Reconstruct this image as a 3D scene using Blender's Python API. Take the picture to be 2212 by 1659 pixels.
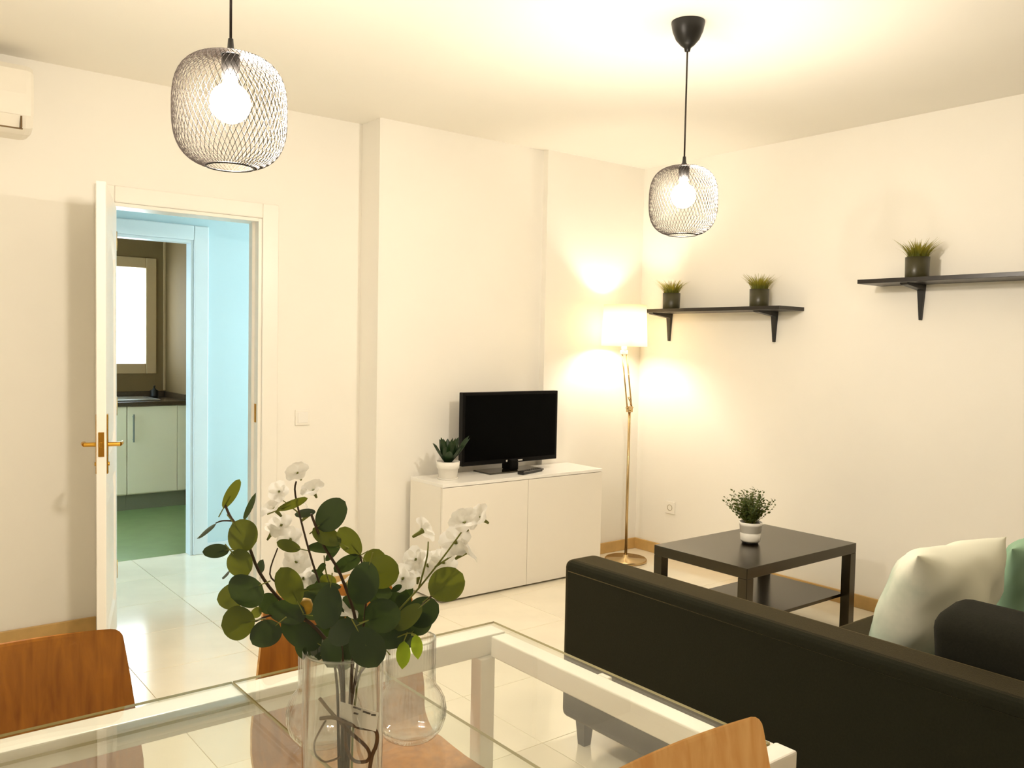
import bpy, bmesh, math, random
from mathutils import Vector, Matrix
random.seed(7)
for o in list(bpy.data.objects):
    bpy.data.objects.remove(o, do_unlink=True)
SC = bpy.context.scene
COL = SC.collection

# ------------------------------------------------------------------ camera, world, exposure
CAM_Z = 1.43
cam_d = bpy.data.cameras.new('camera')
cam = bpy.data.objects.new('camera', cam_d)
COL.objects.link(cam)
cam_d.sensor_fit = 'HORIZONTAL'
cam_d.sensor_width = 36.0
cam_d.lens = 36.0 * 1857.64 / 2212.0
cam_d.clip_start = 0.05
RIGHT = Vector((0.7852077, -0.6189205, 0.0196543))
UP = Vector((0.0125846, 0.0476829, 0.9987832))
FWD = Vector((0.6191046, 0.7840050, -0.0452298))
cam.matrix_world = Matrix(((RIGHT.x, UP.x, -FWD.x, 0.0),
                           (RIGHT.y, UP.y, -FWD.y, 0.0),
                           (RIGHT.z, UP.z, -FWD.z, CAM_Z),
                           (0, 0, 0, 1)))
SC.camera = cam

world = bpy.data.worlds.new('daylight')
SC.world = world
world.use_nodes = True
wb = world.node_tree.nodes['Background']
wb.inputs[0].default_value = (0.75, 0.92, 1.0, 1)
wb.inputs[1].default_value = 11.0

SC.view_settings.view_transform = 'Standard'
SC.view_settings.look = 'None'
SC.view_settings.gamma = 1.0
SC.view_settings.use_curve_mapping = False
SC.view_settings.exposure = -0.05
SC.cycles.transparent_max_bounces = 32
PENDANT_W = 67.0
LAMP_W = 17.0
WARM = (1.0, 0.89, 0.75)

# ------------------------------------------------------------------ helpers
def lin(c):
    return tuple(((x / 255.0) / 12.92 if x / 255.0 <= 0.04045 else ((x / 255.0 + 0.055) / 1.055) ** 2.4) for x in c)

def node(nt, t, **kw):
    n = nt.nodes.new(t)
    for k, v in kw.items():
        if k in n.inputs.keys():
            n.inputs[k].default_value = v
        else:
            setattr(n, k, v)
    return n

def mat(name, rgb, rough=0.5, metal=0.0, noise=0.0, nscale=20.0, bump=0.0, bscale=200.0, spec=0.5, rnd=0.0, stretch=None, coat=0.0, trans=None, detail=4.0):
    """principled material with procedural colour variation and relief; rgb is sRGB 0-255"""
    m = bpy.data.materials.new(name)
    m.use_nodes = True
    nt = m.node_tree
    p = nt.nodes['Principled BSDF']
    c = lin(rgb)
    p.inputs['Roughness'].default_value = rough
    p.inputs['Metallic'].default_value = metal
    p.inputs['Specular IOR Level'].default_value = spec
    if coat:
        p.inputs['Coat Weight'].default_value = coat
        p.inputs['Coat Roughness'].default_value = 0.1
    tc = node(nt, 'ShaderNodeTexCoord')
    src = tc.outputs['Object']
    if stretch:
        mp = node(nt, 'ShaderNodeMapping')
        mp.inputs['Scale'].default_value = stretch
        nt.links.new(src, mp.inputs['Vector'])
        src = mp.outputs['Vector']
    col = None
    if noise or rnd:
        hsv = node(nt, 'ShaderNodeHueSaturation')
        hsv.inputs['Color'].default_value = (*c, 1)
        nz = node(nt, 'ShaderNodeTexNoise')
        nz.inputs['Scale'].default_value = nscale
        nz.inputs['Detail'].default_value = detail
        nt.links.new(src, nz.inputs['Vector'])
        mr = node(nt, 'ShaderNodeMapRange')
        mr.inputs['From Min'].default_value = 0.25
        mr.inputs['From Max'].default_value = 0.75
        mr.inputs['To Min'].default_value = 1 - noise
        mr.inputs['To Max'].default_value = 1 + noise
        nt.links.new(nz.outputs['Fac'], mr.inputs['Value'])
        val = mr.outputs['Result']
        if rnd:
            oi = node(nt, 'ShaderNodeObjectInfo')
            m2 = node(nt, 'ShaderNodeMapRange')
            m2.inputs['To Min'].default_value = 1 - rnd
            m2.inputs['To Max'].default_value = 1 + rnd
            nt.links.new(oi.outputs['Random'], m2.inputs['Value'])
            mu = node(nt, 'ShaderNodeMath', operation='MULTIPLY')
            nt.links.new(val, mu.inputs[0])
            nt.links.new(m2.outputs['Result'], mu.inputs[1])
            val = mu.outputs[0]
        nt.links.new(val, hsv.inputs['Value'])
        col = hsv.outputs['Color']
        nt.links.new(col, p.inputs['Base Color'])
    else:
        p.inputs['Base Color'].default_value = (*c, 1)
    if bump:
        nb = node(nt, 'ShaderNodeTexNoise')
        nb.inputs['Scale'].default_value = bscale
        nt.links.new(src, nb.inputs['Vector'])
        b = node(nt, 'ShaderNodeBump')
        b.inputs['Strength'].default_value = bump
        b.inputs['Distance'].default_value = 0.002
        nt.links.new(nb.outputs['Fac'], b.inputs['Height'])
        nt.links.new(b.outputs['Normal'], p.inputs['Normal'])
    if trans:
        tr = node(nt, 'ShaderNodeBsdfTranslucent')
        tr.inputs['Color'].default_value = (*lin(trans[0]), 1)
        mx = node(nt, 'ShaderNodeMixShader')
        mx.inputs['Fac'].default_value = trans[1]
        nt.links.new(p.outputs[0], mx.inputs[1])
        nt.links.new(tr.outputs[0], mx.inputs[2])
        nt.links.new(mx.outputs[0], nt.nodes['Material Output'].inputs['Surface'])
    return m

def sheen(m, w, tint):
    p = m.node_tree.nodes['Principled BSDF']
    p.inputs['Sheen Weight'].default_value = w
    p.inputs['Sheen Roughness'].default_value = 0.35
    p.inputs['Sheen Tint'].default_value = (*lin(tint), 1)

def emit(name, rgb, strength):
    m = bpy.data.materials.new(name)
    m.use_nodes = True
    nt = m.node_tree
    nt.nodes.remove(nt.nodes['Principled BSDF'])
    e = node(nt, 'ShaderNodeEmission')
    e.inputs[0].default_value = (*rgb, 1)
    e.inputs[1].default_value = strength
    nt.links.new(e.outputs[0], nt.nodes['Material Output'].inputs['Surface'])
    return m

def glass(name, tint, f0=0.04, power=5.0, rough=0.0, scale=1.0):
    """thin clear glass: straight transmission plus a mirror reflection that grows at grazing angles (Schlick)"""
    m = bpy.data.materials.new(name)
    m.use_nodes = True
    nt = m.node_tree
    nt.nodes.remove(nt.nodes['Principled BSDF'])
    lw = node(nt, 'ShaderNodeLayerWeight')
    lw.inputs['Blend'].default_value = 0.5
    pw = node(nt, 'ShaderNodeMath', operation='POWER')
    pw.inputs[1].default_value = power
    nt.links.new(lw.outputs['Facing'], pw.inputs[0])
    ma = node(nt, 'ShaderNodeMath', operation='MULTIPLY_ADD')
    ma.inputs[1].default_value = (1 - f0) * scale
    ma.inputs[2].default_value = f0
    nt.links.new(pw.outputs[0], ma.inputs[0])
    t = node(nt, 'ShaderNodeBsdfTransparent')
    t.inputs[0].default_value = (*tint, 1)
    g = node(nt, 'ShaderNodeBsdfGlossy')
    g.inputs['Roughness'].default_value = rough
    mx = node(nt, 'ShaderNodeMixShader')
    nt.links.new(ma.outputs[0], mx.inputs['Fac'])
    nt.links.new(t.outputs[0], mx.inputs[1])
    nt.links.new(g.outputs[0], mx.inputs[2])
    nt.links.new(mx.outputs[0], nt.nodes['Material Output'].inputs['Surface'])
    return m

def wood(name, a, b, rough=0.4, scale=(1.5, 22, 22), bump=0.02):
    m = bpy.data.materials.new(name)
    m.use_nodes = True
    nt = m.node_tree
    p = nt.nodes['Principled BSDF']
    p.inputs['Roughness'].default_value = rough
    tc = node(nt, 'ShaderNodeTexCoord')
    mp = node(nt, 'ShaderNodeMapping')
    mp.inputs['Scale'].default_value = scale
    nz = node(nt, 'ShaderNodeTexNoise')
    nz.inputs['Scale'].default_value = 2.0
    nz.inputs['Detail'].default_value = 6.0
    nz.inputs['Distortion'].default_value = 0.6
    cr = node(nt, 'ShaderNodeValToRGB')
    cr.color_ramp.elements[0].position = 0.3
    cr.color_ramp.elements[1].position = 0.7
    cr.color_ramp.elements[0].color = (*lin(a), 1)
    cr.color_ramp.elements[1].color = (*lin(b), 1)
    nt.links.new(tc.outputs['Object'], mp.inputs['Vector'])
    nt.links.new(mp.outputs['Vector'], nz.inputs['Vector'])
    nt.links.new(nz.outputs['Fac'], cr.inputs['Fac'])
    nt.links.new(cr.outputs['Color'], p.inputs['Base Color'])
    bp = node(nt, 'ShaderNodeBump')
    bp.inputs['Strength'].default_value = bump
    nt.links.new(nz.outputs['Fac'], bp.inputs['Height'])
    nt.links.new(bp.outputs['Normal'], p.inputs['Normal'])
    return m

def new_obj(name, mesh, parent=None, loc=(0, 0, 0), rot=(0, 0, 0)):
    o = bpy.data.objects.new(name, mesh)
    COL.objects.link(o)
    o.location = loc
    o.rotation_euler = rot
    if parent:
        o.parent = parent
    return o

def finish(name, bm, material, parent=None, loc=(0, 0, 0), rot=(0, 0, 0), smooth=False, mats=None):
    me = bpy.data.meshes.new(name)
    bmesh.ops.recalc_face_normals(bm, faces=bm.faces)
    bm.to_mesh(me)
    bm.free()
    for m in (mats or [material]):
        me.materials.append(m)
    if smooth:
        me.polygons.foreach_set('use_smooth', [True] * len(me.polygons))
    return new_obj(name, me, parent, loc, rot)

def tag(o, label, cat, group=None):
    o['label'] = label
    o['category'] = cat
    if group:
        o['group'] = group
    return o

def thing(name, label, cat, loc=(0, 0, 0), rotz=0.0, group=None):
    o = bpy.data.objects.new(name, None)
    COL.objects.link(o)
    o.location = loc
    o.rotation_euler = (0, 0, rotz)
    o.empty_display_size = 0.1
    return tag(o, label, cat, group)

def structure(o):
    o['kind'] = 'structure'
    return o

def add_box(bm, lo, hi, bevel=0.0, seg=2, mtx=None):
    """axis-aligned box between two corners, edges rounded"""
    t = bmesh.new()
    vs = [t.verts.new((x, y, z)) for x in (lo[0], hi[0]) for y in (lo[1], hi[1]) for z in (lo[2], hi[2])]
    for f in ((0, 1, 3, 2), (4, 6, 7, 5), (0, 4, 5, 1), (2, 3, 7, 6), (0, 2, 6, 4), (1, 5, 7, 3)):
        t.faces.new([vs[i] for i in f])
    bmesh.ops.recalc_face_normals(t, faces=t.faces)
    if bevel > 0:
        bmesh.ops.bevel(t, geom=list(t.edges), offset=bevel, segments=seg, affect='EDGES', profile=0.5)
    if mtx:
        bmesh.ops.transform(t, matrix=mtx, verts=t.verts)
    me = bpy.data.meshes.new('tmp')
    t.to_mesh(me)
    t.free()
    bm.from_mesh(me)
    bpy.data.meshes.remove(me)

def box(name, lo, hi, material, parent=None, bevel=0.0, seg=2, loc=(0, 0, 0), rot=(0, 0, 0)):
    bm = bmesh.new()
    add_box(bm, lo, hi, bevel, seg)
    return finish(name, bm, material, parent, loc, rot)

def add_lathe(bm, prof, n=48, center=(0, 0), caps=True, a0=0.0, ribs=None):
    """prof: list of (radius, z) from bottom to top"""
    rings = []
    for r, z in prof:
        if r < 1e-6:
            rings.append([bm.verts.new((center[0], center[1], z))])
        else:
            ring = []
            for i in range(n):
                a = a0 + 2 * math.pi * i / n
                rr = r
                if ribs:
                    rr = r * (1 + ribs[1] * math.cos(ribs[0] * a))
                ring.append(bm.verts.new((center[0] + rr * math.cos(a), center[1] + rr * math.sin(a), z)))
            rings.append(ring)
    for a, b in zip(rings, rings[1:]):
        for i in range(n):
            j = (i + 1) % n
            if len(a) == 1 and len(b) == 1:
                continue
            if len(a) == 1:
                bm.faces.new((a[0], b[j], b[i]))
            elif len(b) == 1:
                bm.faces.new((a[i], a[j], b[0]))
            else:
                bm.faces.new((a[i], a[j], b[j], b[i]))
    if caps:
        for ring in (rings[0], rings[-1]):
            if len(ring) > 1:
                bm.faces.new(ring)

def lathe(name, prof, material, parent=None, n=48, loc=(0, 0, 0), caps=True, ribs=None, rot=(0, 0, 0), smooth=True):
    bm = bmesh.new()
    add_lathe(bm, prof, n, caps=caps, ribs=ribs)
    return finish(name, bm, material, parent, loc, rot, smooth=smooth)

def add_tube(bm, pts, r, n=8, r_end=None, closed=False):
    pts = [Vector(p) for p in pts]
    m = len(pts)
    prev = None
    rings = []
    for i, p in enumerate(pts):
        if closed:
            d = pts[(i + 1) % m] - pts[i - 1]
        else:
            d = pts[min(i + 1, m - 1)] - pts[max(i - 1, 0)]
        d.normalize()
        if prev is None:
            u = d.cross(Vector((0, 0, 1)))
            if u.length < 1e-3:
                u = d.cross(Vector((1, 0, 0)))
        else:
            u = prev - d * prev.dot(d)
        u.normalize()
        prev = u
        v = d.cross(u)
        rr = r if r_end is None else r + (r_end - r) * i / max(1, m - 1)
        rings.append([bm.verts.new(p + (u * math.cos(2 * math.pi * k / n) + v * math.sin(2 * math.pi * k / n)) * rr) for k in range(n)])
    prs = list(zip(rings, rings[1:]))
    if closed:
        prs.append((rings[-1], rings[0]))
    for a, b in prs:
        for k in range(n):
            bm.faces.new((a[k], a[(k + 1) % n], b[(k + 1) % n], b[k]))
    if not closed:
        bm.faces.new(rings[0])
        bm.faces.new(rings[-1])

def spline(pts, per=5):
    """Catmull-Rom through the points"""
    P = [Vector(p) for p in pts]
    out = []
    for i in range(len(P) - 1):
        p0, p1, p2, p3 = P[max(i - 1, 0)], P[i], P[i + 1], P[min(i + 2, len(P) - 1)]
        for k in range(per):
            t = k / per
            out.append(0.5 * ((2 * p1) + (p2 - p0) * t + (2 * p0 - 5 * p1 + 4 * p2 - p3) * t * t + (3 * p1 - p0 - 3 * p2 + p3) * t ** 3))
    out.append(P[-1])
    return out

def tube(name, pts, r, material, parent=None, n=10, r_end=None, closed=False, loc=(0, 0, 0)):
    bm = bmesh.new()
    add_tube(bm, pts, r, n, r_end, closed)
    return finish(name, bm, material, parent, loc, smooth=True)

def rounded_rect_prism(bm, outline, axis_map, t0, t1):
    """extrude a 2-D outline between t0 and t1; axis_map(u, v, t) -> xyz"""
    a = [bm.verts.new(axis_map(u, v, t0)) for u, v in outline]
    b = [bm.verts.new(axis_map(u, v, t1)) for u, v in outline]
    n = len(outline)
    for i in range(n):
        bm.faces.new((a[i], a[(i + 1) % n], b[(i + 1) % n], b[i]))
    bm.faces.new(a)
    bm.faces.new(b)

# ------------------------------------------------------------------ materials
M_wall = mat('warm_white_paint', (246, 242, 232), 0.75, noise=0.012, nscale=3, bump=0.05, bscale=300)
M_ceil = mat('ceiling_paint', (246, 242, 232), 0.85, noise=0.01, nscale=2)
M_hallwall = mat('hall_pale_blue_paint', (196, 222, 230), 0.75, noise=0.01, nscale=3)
M_trimwhite = mat('white_lacquer', (246, 242, 232), 0.35, noise=0.01, nscale=8)
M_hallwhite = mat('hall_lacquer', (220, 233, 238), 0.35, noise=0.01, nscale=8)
M_skirt = mat('tan_marble_skirting', (205, 168, 105), 0.3, noise=0.12, nscale=14)
M_grout = mat('pale_grout', (226, 212, 184), 0.8, noise=0.03, nscale=40)
M_tile = mat('cream_marble', (246, 238, 216), 0.12, noise=0.05, nscale=5, rnd=0.035, coat=0.25, detail=8)
M_green = mat('green_floor', (128, 152, 96), 0.35, noise=0.1, nscale=9)
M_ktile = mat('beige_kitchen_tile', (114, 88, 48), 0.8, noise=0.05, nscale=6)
M_kwin = mat('kitchen_window_frame', (176, 144, 100), 0.5, noise=0.02)
M_kcab = mat('kitchen_front', (240, 226, 190), 0.4, noise=0.015, nscale=3)
M_worktop = mat('dark_worktop', (70, 54, 36), 0.25, noise=0.2, nscale=60)
M_steel = mat('brushed_steel', (190, 188, 180), 0.28, metal=1.0, noise=0.03, nscale=50)
M_sat = mat('satin_grey', (150, 155, 145), 0.4, metal=0.6, noise=0.02)
M_brass = mat('brass', (196, 150, 60), 0.25, metal=1.0, noise=0.05, nscale=30)
M_nickel = mat('warm_nickel', (196, 172, 130), 0.24, metal=1.0, noise=0.03, nscale=40)
M_black = mat('black_plastic', (13, 11, 9), 0.4, noise=0.1, nscale=50)
M_mesh = mat('dark_wire', (40, 33, 27), 0.45, metal=0.3, noise=0.05)
M_cord = mat('textile_cord', (48, 38, 32), 0.8, noise=0.2, nscale=200)
M_lack = mat('black_brown_foil', (26, 19, 9), 0.24, noise=0.25, nscale=4, stretch=(1, 14, 14), spec=0.6)
M_lack.node_tree.nodes['Principled BSDF'].inputs['Specular Tint'].default_value = (1.0, 0.88, 0.6, 1)
M_shelf = mat('black_brown_shelf', (26, 19, 12), 0.35, noise=0.25, nscale=4, stretch=(14, 1, 14))
M_sofa = mat('charcoal_fabric', (27, 28, 16), 0.95, noise=0.14, nscale=160, bump=0.4, bscale=420, spec=0.2)
sheen(M_sofa, 0.35, (230, 200, 140))
M_cush = mat('dark_cushion_fabric', (34, 34, 26), 0.95, noise=0.14, nscale=160, bump=0.4, bscale=420, spec=0.2)
M_cab = mat('cabinet_white', (244, 238, 226), 0.4, noise=0.008, nscale=4)
M_cabtop = mat('cabinet_top_white', (248, 245, 238), 0.25, noise=0.006, nscale=4)
M_tvscr = mat('tv_screen', (3, 3, 3), 0.3, noise=0.1, spec=0.04)
M_tvbody = mat('tv_bezel', (6, 5, 5), 0.3, noise=0.1, spec=0.15)
M_logo = mat('logo_silver', (225, 220, 210), 0.4, metal=0.0, noise=0.02)
M_white_metal = mat('white_powder_coat', (244, 240, 230), 0.3, noise=0.008, nscale=6)
M_potwhite = mat('white_glaze', (240, 236, 226), 0.3, noise=0.01)
M_potolive = mat('olive_stoneware', (60, 56, 30), 0.35, noise=0.1, nscale=25)
M_soil = mat('dark_soil', (34, 26, 16), 0.95, noise=0.4, nscale=120)
M_grass = mat('grass_blade', (82, 92, 28), 0.55, noise=0.25, nscale=30, trans=((220, 205, 80), 0.4))
M_darkleaf = mat('dark_leaf', (22, 46, 20), 0.4, noise=0.25, nscale=20, trans=((60, 90, 20), 0.15))
M_herb = mat('herb_leaf', (60, 78, 26), 0.55, noise=0.35, nscale=30, trans=((120, 130, 40), 0.25))
M_euca = mat('eucalyptus_dark', (30, 49, 32), 0.5, noise=0.22, nscale=16, trans=((80, 100, 34), 0.2))
M_euca_lit = mat('eucalyptus_lit', (60, 77, 30), 0.5, noise=0.2, nscale=16, trans=((120, 124, 30), 0.35))  # lit and backlit leaves: their light put into a paler olive leaf colour
M_lime = mat('lime_leaf', (128, 162, 34), 0.5, noise=0.15, nscale=30, trans=((190, 210, 50), 0.45))
M_stem = mat('brown_stem', (66, 48, 28), 0.7, noise=0.3, nscale=60)
M_gstem = mat('green_stem', (120, 124, 48), 0.6, noise=0.2, nscale=60)
M_petal = mat('white_petal', (254, 253, 250), 0.6, noise=0.01, nscale=20, trans=((254, 252, 246), 0.5))
M_twine = mat('brown_twine', (96, 66, 34), 0.8, noise=0.3, nscale=120, bump=0.3, bscale=400)
M_paper = mat('white_paper', (238, 232, 220), 0.8, noise=0.01)
M_ink = mat('grey_ink', (90, 82, 72), 0.8, noise=0.02)
M_ac = mat('ac_plastic', (244, 238, 224), 0.45, noise=0.006)
M_ac_gap = mat('ac_shadow_gap', (120, 96, 60), 0.7, noise=0.02)
M_ply = wood('honey_plywood', (146, 86, 14), (190, 123, 34), 0.42, (22, 22, 1.5))
M_ply_lit = wood('lit_plywood', (232, 166, 92), (250, 200, 128), 0.42, (22, 22, 1.5))  # lighter plywood copy: light falling on the near chair, put into its colour
M_plyedge = wood('plywood_edge', (190, 140, 74), (222, 176, 110), 0.5, (4, 4, 60))
M_bulb = None
G_table = glass('table_glass', (0.975, 0.988, 0.972), 0.045)
G_edge = mat('glass_edge_green', (170, 158, 104), 0.2, noise=0.05)
G_vase = glass('vase_glass', (0.988, 0.992, 0.986), 0.045, power=3.0, scale=0.9)
G_win = glass('window_glass', (0.97, 0.98, 0.98), 0.04)
LEAVES=[(0.3813,1.0623,1.2178,0.3958,1.045,1.2569,0.0106,-0.0033,-0.0054,1),(0.4016,1.0454,1.2027,0.4111,1.0278,1.2395,0.0113,0.0049,-0.0006,3),(0.3712,1.0566,1.2018,0.3498,1.0692,1.1835,0.0048,0.0137,0.0038,3),(0.3798,1.0246,1.2076,0.3939,1.0011,1.1774,-0.0184,0.0213,-0.0252,1),(0.3798,1.0353,1.1713,0.3499,1.0456,1.1715,0.0029,0.008,0.0133,0),(0.3744,1.0142,1.174,0.3894,0.9978,1.1471,-0.0142,0.0207,-0.0205,1),(0.3871,1.0532,1.1391,0.3819,1.0695,1.1292,0.0076,0.0067,0.007,3),(0.399,0.98,1.1384,0.3718,1.0095,1.1189,-0.0204,0.0047,0.0356,0),(0.3893,1.0121,1.1205,0.3657,1.0383,1.1112,0.0026,0.0113,0.0251,1),(0.3923,0.9827,1.0952,0.3569,1.0019,1.0899,0.0001,0.0094,0.0336,1),(0.41,0.956,1.0957,0.3855,0.975,1.0685,-0.019,0.0065,0.0216,0),(0.4377,0.9606,1.1119,0.4185,0.9716,1.1576,0.0221,-0.0107,0.0118,1),(0.4502,0.9019,1.1496,0.4397,0.8972,1.0984,-0.0218,0.0207,0.0026,0),(0.4526,0.975,1.123,0.4832,0.9394,1.1334,0.0106,0.0052,-0.0134,0),(0.4687,0.9794,1.1985,0.4934,0.9531,1.2332,0.0084,-0.0223,-0.0229,0),(0.4877,0.9506,1.1814,0.4652,0.9825,1.1972,0.0151,0.0037,0.014,1),(0.4914,0.9601,1.175,0.4627,0.9926,1.1711,-0.007,-0.0044,0.0151,0),(0.422,0.9921,1.2228,0.4555,0.9758,1.2351,0.006,0.0048,-0.0099,1),(0.468,0.9811,1.218,0.4498,1.0045,1.2143,0.0052,0.0054,0.0084,0),(0.4487,0.981,1.1741,0.4222,0.9931,1.1832,0.0066,0.0066,0.0106,1),(0.5111,0.944,1.1651,0.4887,0.9579,1.2001,0.0176,-0.0036,0.0127,1),(0.5107,0.9443,1.1651,0.4865,0.966,1.143,-0.0139,-0.0009,0.0143,0),(0.4857,0.9889,1.1523,0.5037,0.9829,1.1736,0.0048,-0.0041,-0.0052,0),(0.4962,0.8923,1.1706,0.4875,0.907,1.1179,-0.0207,0.0242,0.0101,0),(0.5399,0.9705,1.1346,0.5541,0.9725,1.1618,0.0215,-0.0119,-0.0104,1),(0.5119,0.9297,1.1495,0.5381,0.8963,1.1496,-0.0062,-0.0049,-0.035,1),(0.5679,0.8712,1.1221,0.6007,0.8501,1.1493,0.0224,-0.0065,-0.0321,1),(0.561,0.9127,1.0838,0.5945,0.8925,1.1019,0.0035,-0.0188,-0.0273,0),(0.5544,0.8686,1.1137,0.5261,0.8895,1.0862,0.0011,0.0191,0.0134,1),(0.5696,0.9174,1.0631,0.5842,0.8976,1.0906,0.0172,-0.0091,-0.0157,0),(0.4949,0.9018,1.0966,0.5282,0.8754,1.1087,0.0112,-0.0025,-0.0365,0),(0.5087,0.9146,1.0654,0.5436,0.8755,1.0833,0.0025,-0.0095,-0.0257,0),(0.4762,0.8787,1.103,0.4494,0.9119,1.0814,0.0006,0.0145,0.0217,0),(0.4633,0.8635,1.1053,0.4861,0.8538,1.0561,-0.0284,0.0138,-0.0158,0),(0.4488,0.9637,1.0966,0.4112,0.9951,1.0998,-0.0045,-0.0084,0.0298,0),(0.4669,0.9598,1.0562,0.426,0.9876,1.083,0.0135,-0.0032,0.024,0),(0.4615,0.9145,1.0794,0.4576,0.9277,1.0394,-0.0128,0.022,0.0085,0),(0.4792,0.9916,1.1112,0.4559,1.0118,1.1042,-0.0092,-0.0046,0.0175,0),(0.4197,1.0399,1.1342,0.4281,1.0459,1.1507,0.0125,0.0066,-0.0088,3),(0.4807,0.98,1.1525,0.476,0.9934,1.1349,-0.0044,0.0037,0.004,0),(0.5505,0.9355,1.1153,0.5613,0.9277,1.1237,0.0028,-0.0025,-0.0059,0),(0.5352,0.9471,1.1079,0.5499,0.9334,1.1171,0.0122,0.0023,-0.0161,0),(0.4687,1.0083,1.037,0.4943,0.9928,1.0664,0.018,-0.0064,-0.019,0),(0.5011,0.9695,1.028,0.5101,0.9628,1.0715,0.0196,-0.0227,-0.0075,0),(0.4827,0.9841,1.0305,0.452,0.9993,1.0526,0.0138,-0.0039,0.0219,0),(0.5109,0.9896,1.0683,0.4858,1.0051,1.096,0.0146,-0.0104,0.0191,0),(0.5392,0.98,1.0687,0.5194,1.0068,1.0959,0.0148,-0.0104,0.021,0),(0.5477,0.9462,1.0402,0.5196,0.9564,1.0756,0.0186,-0.0136,0.0186,0),(0.5196,0.9795,1.0119,0.4869,0.9929,1.039,0.0121,-0.0084,0.0188,0),(0.4375,1.0232,1.0879,0.4205,1.0414,1.1041,0.0107,-0.0073,0.0195,0),(0.4644,1.0278,1.094,0.4899,1,1.0785,-0.0054,0.0087,-0.0246,0),(0.5534,0.9576,1.0962,0.5401,0.9707,1.1224,0.0202,-0.0092,0.0148,0),(0.5519,0.9304,1.0469,0.577,0.9104,1.0577,0.0104,0.0038,-0.017,0),(0.5368,0.88,1.0709,0.5322,0.8769,1.0371,-0.013,0.0123,0.0006,2),(0.5478,0.8717,1.0789,0.5559,0.8785,1.0428,-0.0121,0.008,-0.0012,2),(0.5562,0.9553,1.0951,0.5768,0.9303,1.105,0.01,-0.003,-0.0284,0),(0.5689,0.9583,1.0983,0.585,0.944,1.1173,0.0154,-0.0054,-0.0171,0),(0.5076,1.0074,1.1112,0.4914,1.012,1.1272,0.0097,-0.007,0.0119,1),(0.4925,1.0193,1.1108,0.4875,1.0286,1.1326,0.0153,-0.0076,0.0067,0),(0.4134,1.0416,1.0785,0.4171,1.0328,1.0938,0.0098,-0.0033,-0.0043,1),(0.5763,0.9371,1.0539,0.5981,0.9165,1.0717,0.012,0.0012,-0.0133,1)]
STEMS=[([(0.4758,0.9361,0.7657),(0.4849,0.9376,0.9167),(0.4849,0.9438,1.0248),(0.4654,0.962,1.0727),(0.43,0.992,1.1088),(0.4081,1.0114,1.1452),(0.3952,1.024,1.1876),(0.3857,1.0455,1.2079),(0.3836,1.0607,1.2219)],0.0026,0),([(0.4794,0.9333,0.7658),(0.4866,0.9362,0.9168),(0.488,0.9414,1.0249),(0.4825,0.949,1.0817),(0.4661,0.9649,1.1325),(0.4542,0.9772,1.1834),(0.4484,0.9977,1.2382),(0.4495,0.9978,1.2555)],0.0018,0),([(0.4953,0.9455,0.7535),(0.5004,0.9503,0.9072),(0.5054,0.9527,1.0175),(0.506,0.943,1.0788),(0.491,0.9585,1.1416),(0.4756,0.9726,1.1757),(0.4591,0.9753,1.2176)],0.0026,0),([(0.4997,0.9296,0.7599),(0.4994,0.9387,0.9121),(0.5089,0.9375,1.0215),(0.5353,0.9199,1.0796),(0.5675,0.8972,1.1263),(0.5929,0.8795,1.1672),(0.6114,0.8668,1.1992)],0.0016,1),([(0.4881,0.914,0.7724),(0.4847,0.9253,0.9217),(0.4934,0.9236,1.0121),(0.525,0.9016,1.0636),(0.5543,0.8808,1.1038),(0.5688,0.8705,1.1222)],0.002,0),([(0.493,0.9473,0.7534),(0.4913,0.9575,0.907),(0.4895,0.9653,1.0171),(0.4741,0.9801,1.0631),(0.4253,0.9947,1.0916),(0.3961,0.9922,1.0908)],0.002,0),([(0.4837,0.9174,0.7723),(0.4834,0.9263,0.9217),(0.4958,0.9227,1.029),(0.5046,0.9196,1.0969),(0.5109,0.9296,1.1336),(0.5107,0.9443,1.1651)],0.002,0),([(0.4607,0.992,1.0859),(0.4384,1.0116,1.1201),(0.4263,1.0221,1.1372),(0.4344,1.0176,1.1699)],0.0014,0),([(0.5675,0.8972,1.1263),(0.5757,0.8929,1.1639),(0.5773,0.8928,1.184)],0.0013,1),([(0.5837,0.886,1.1526),(0.6042,0.8708,1.1703),(0.611,0.8656,1.1734)],0.0013,1),([(0.3857,1.0453,1.2051),(0.3766,1.0525,1.2048),(0.3703,1.0573,1.2018)],0.0012,0),([(0.3945,1.0375,1.1909),(0.4016,1.0454,1.2027)],0.0012,0),([(0.4526,0.9931,1.2153),(0.4357,1.0074,1.2322)],0.001,1),([(0.4952,0.9787,1.1069),(0.4864,0.9873,1.1359),(0.4844,0.9903,1.1593)],0.0012,1),([(0.54,0.8781,1.081),(0.5363,0.8803,1.0697)],0.001,1),([(0.5273,0.9,1.0665),(0.5399,0.878,1.0799),(0.5478,0.8717,1.0784)],0.001,1)]
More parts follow.
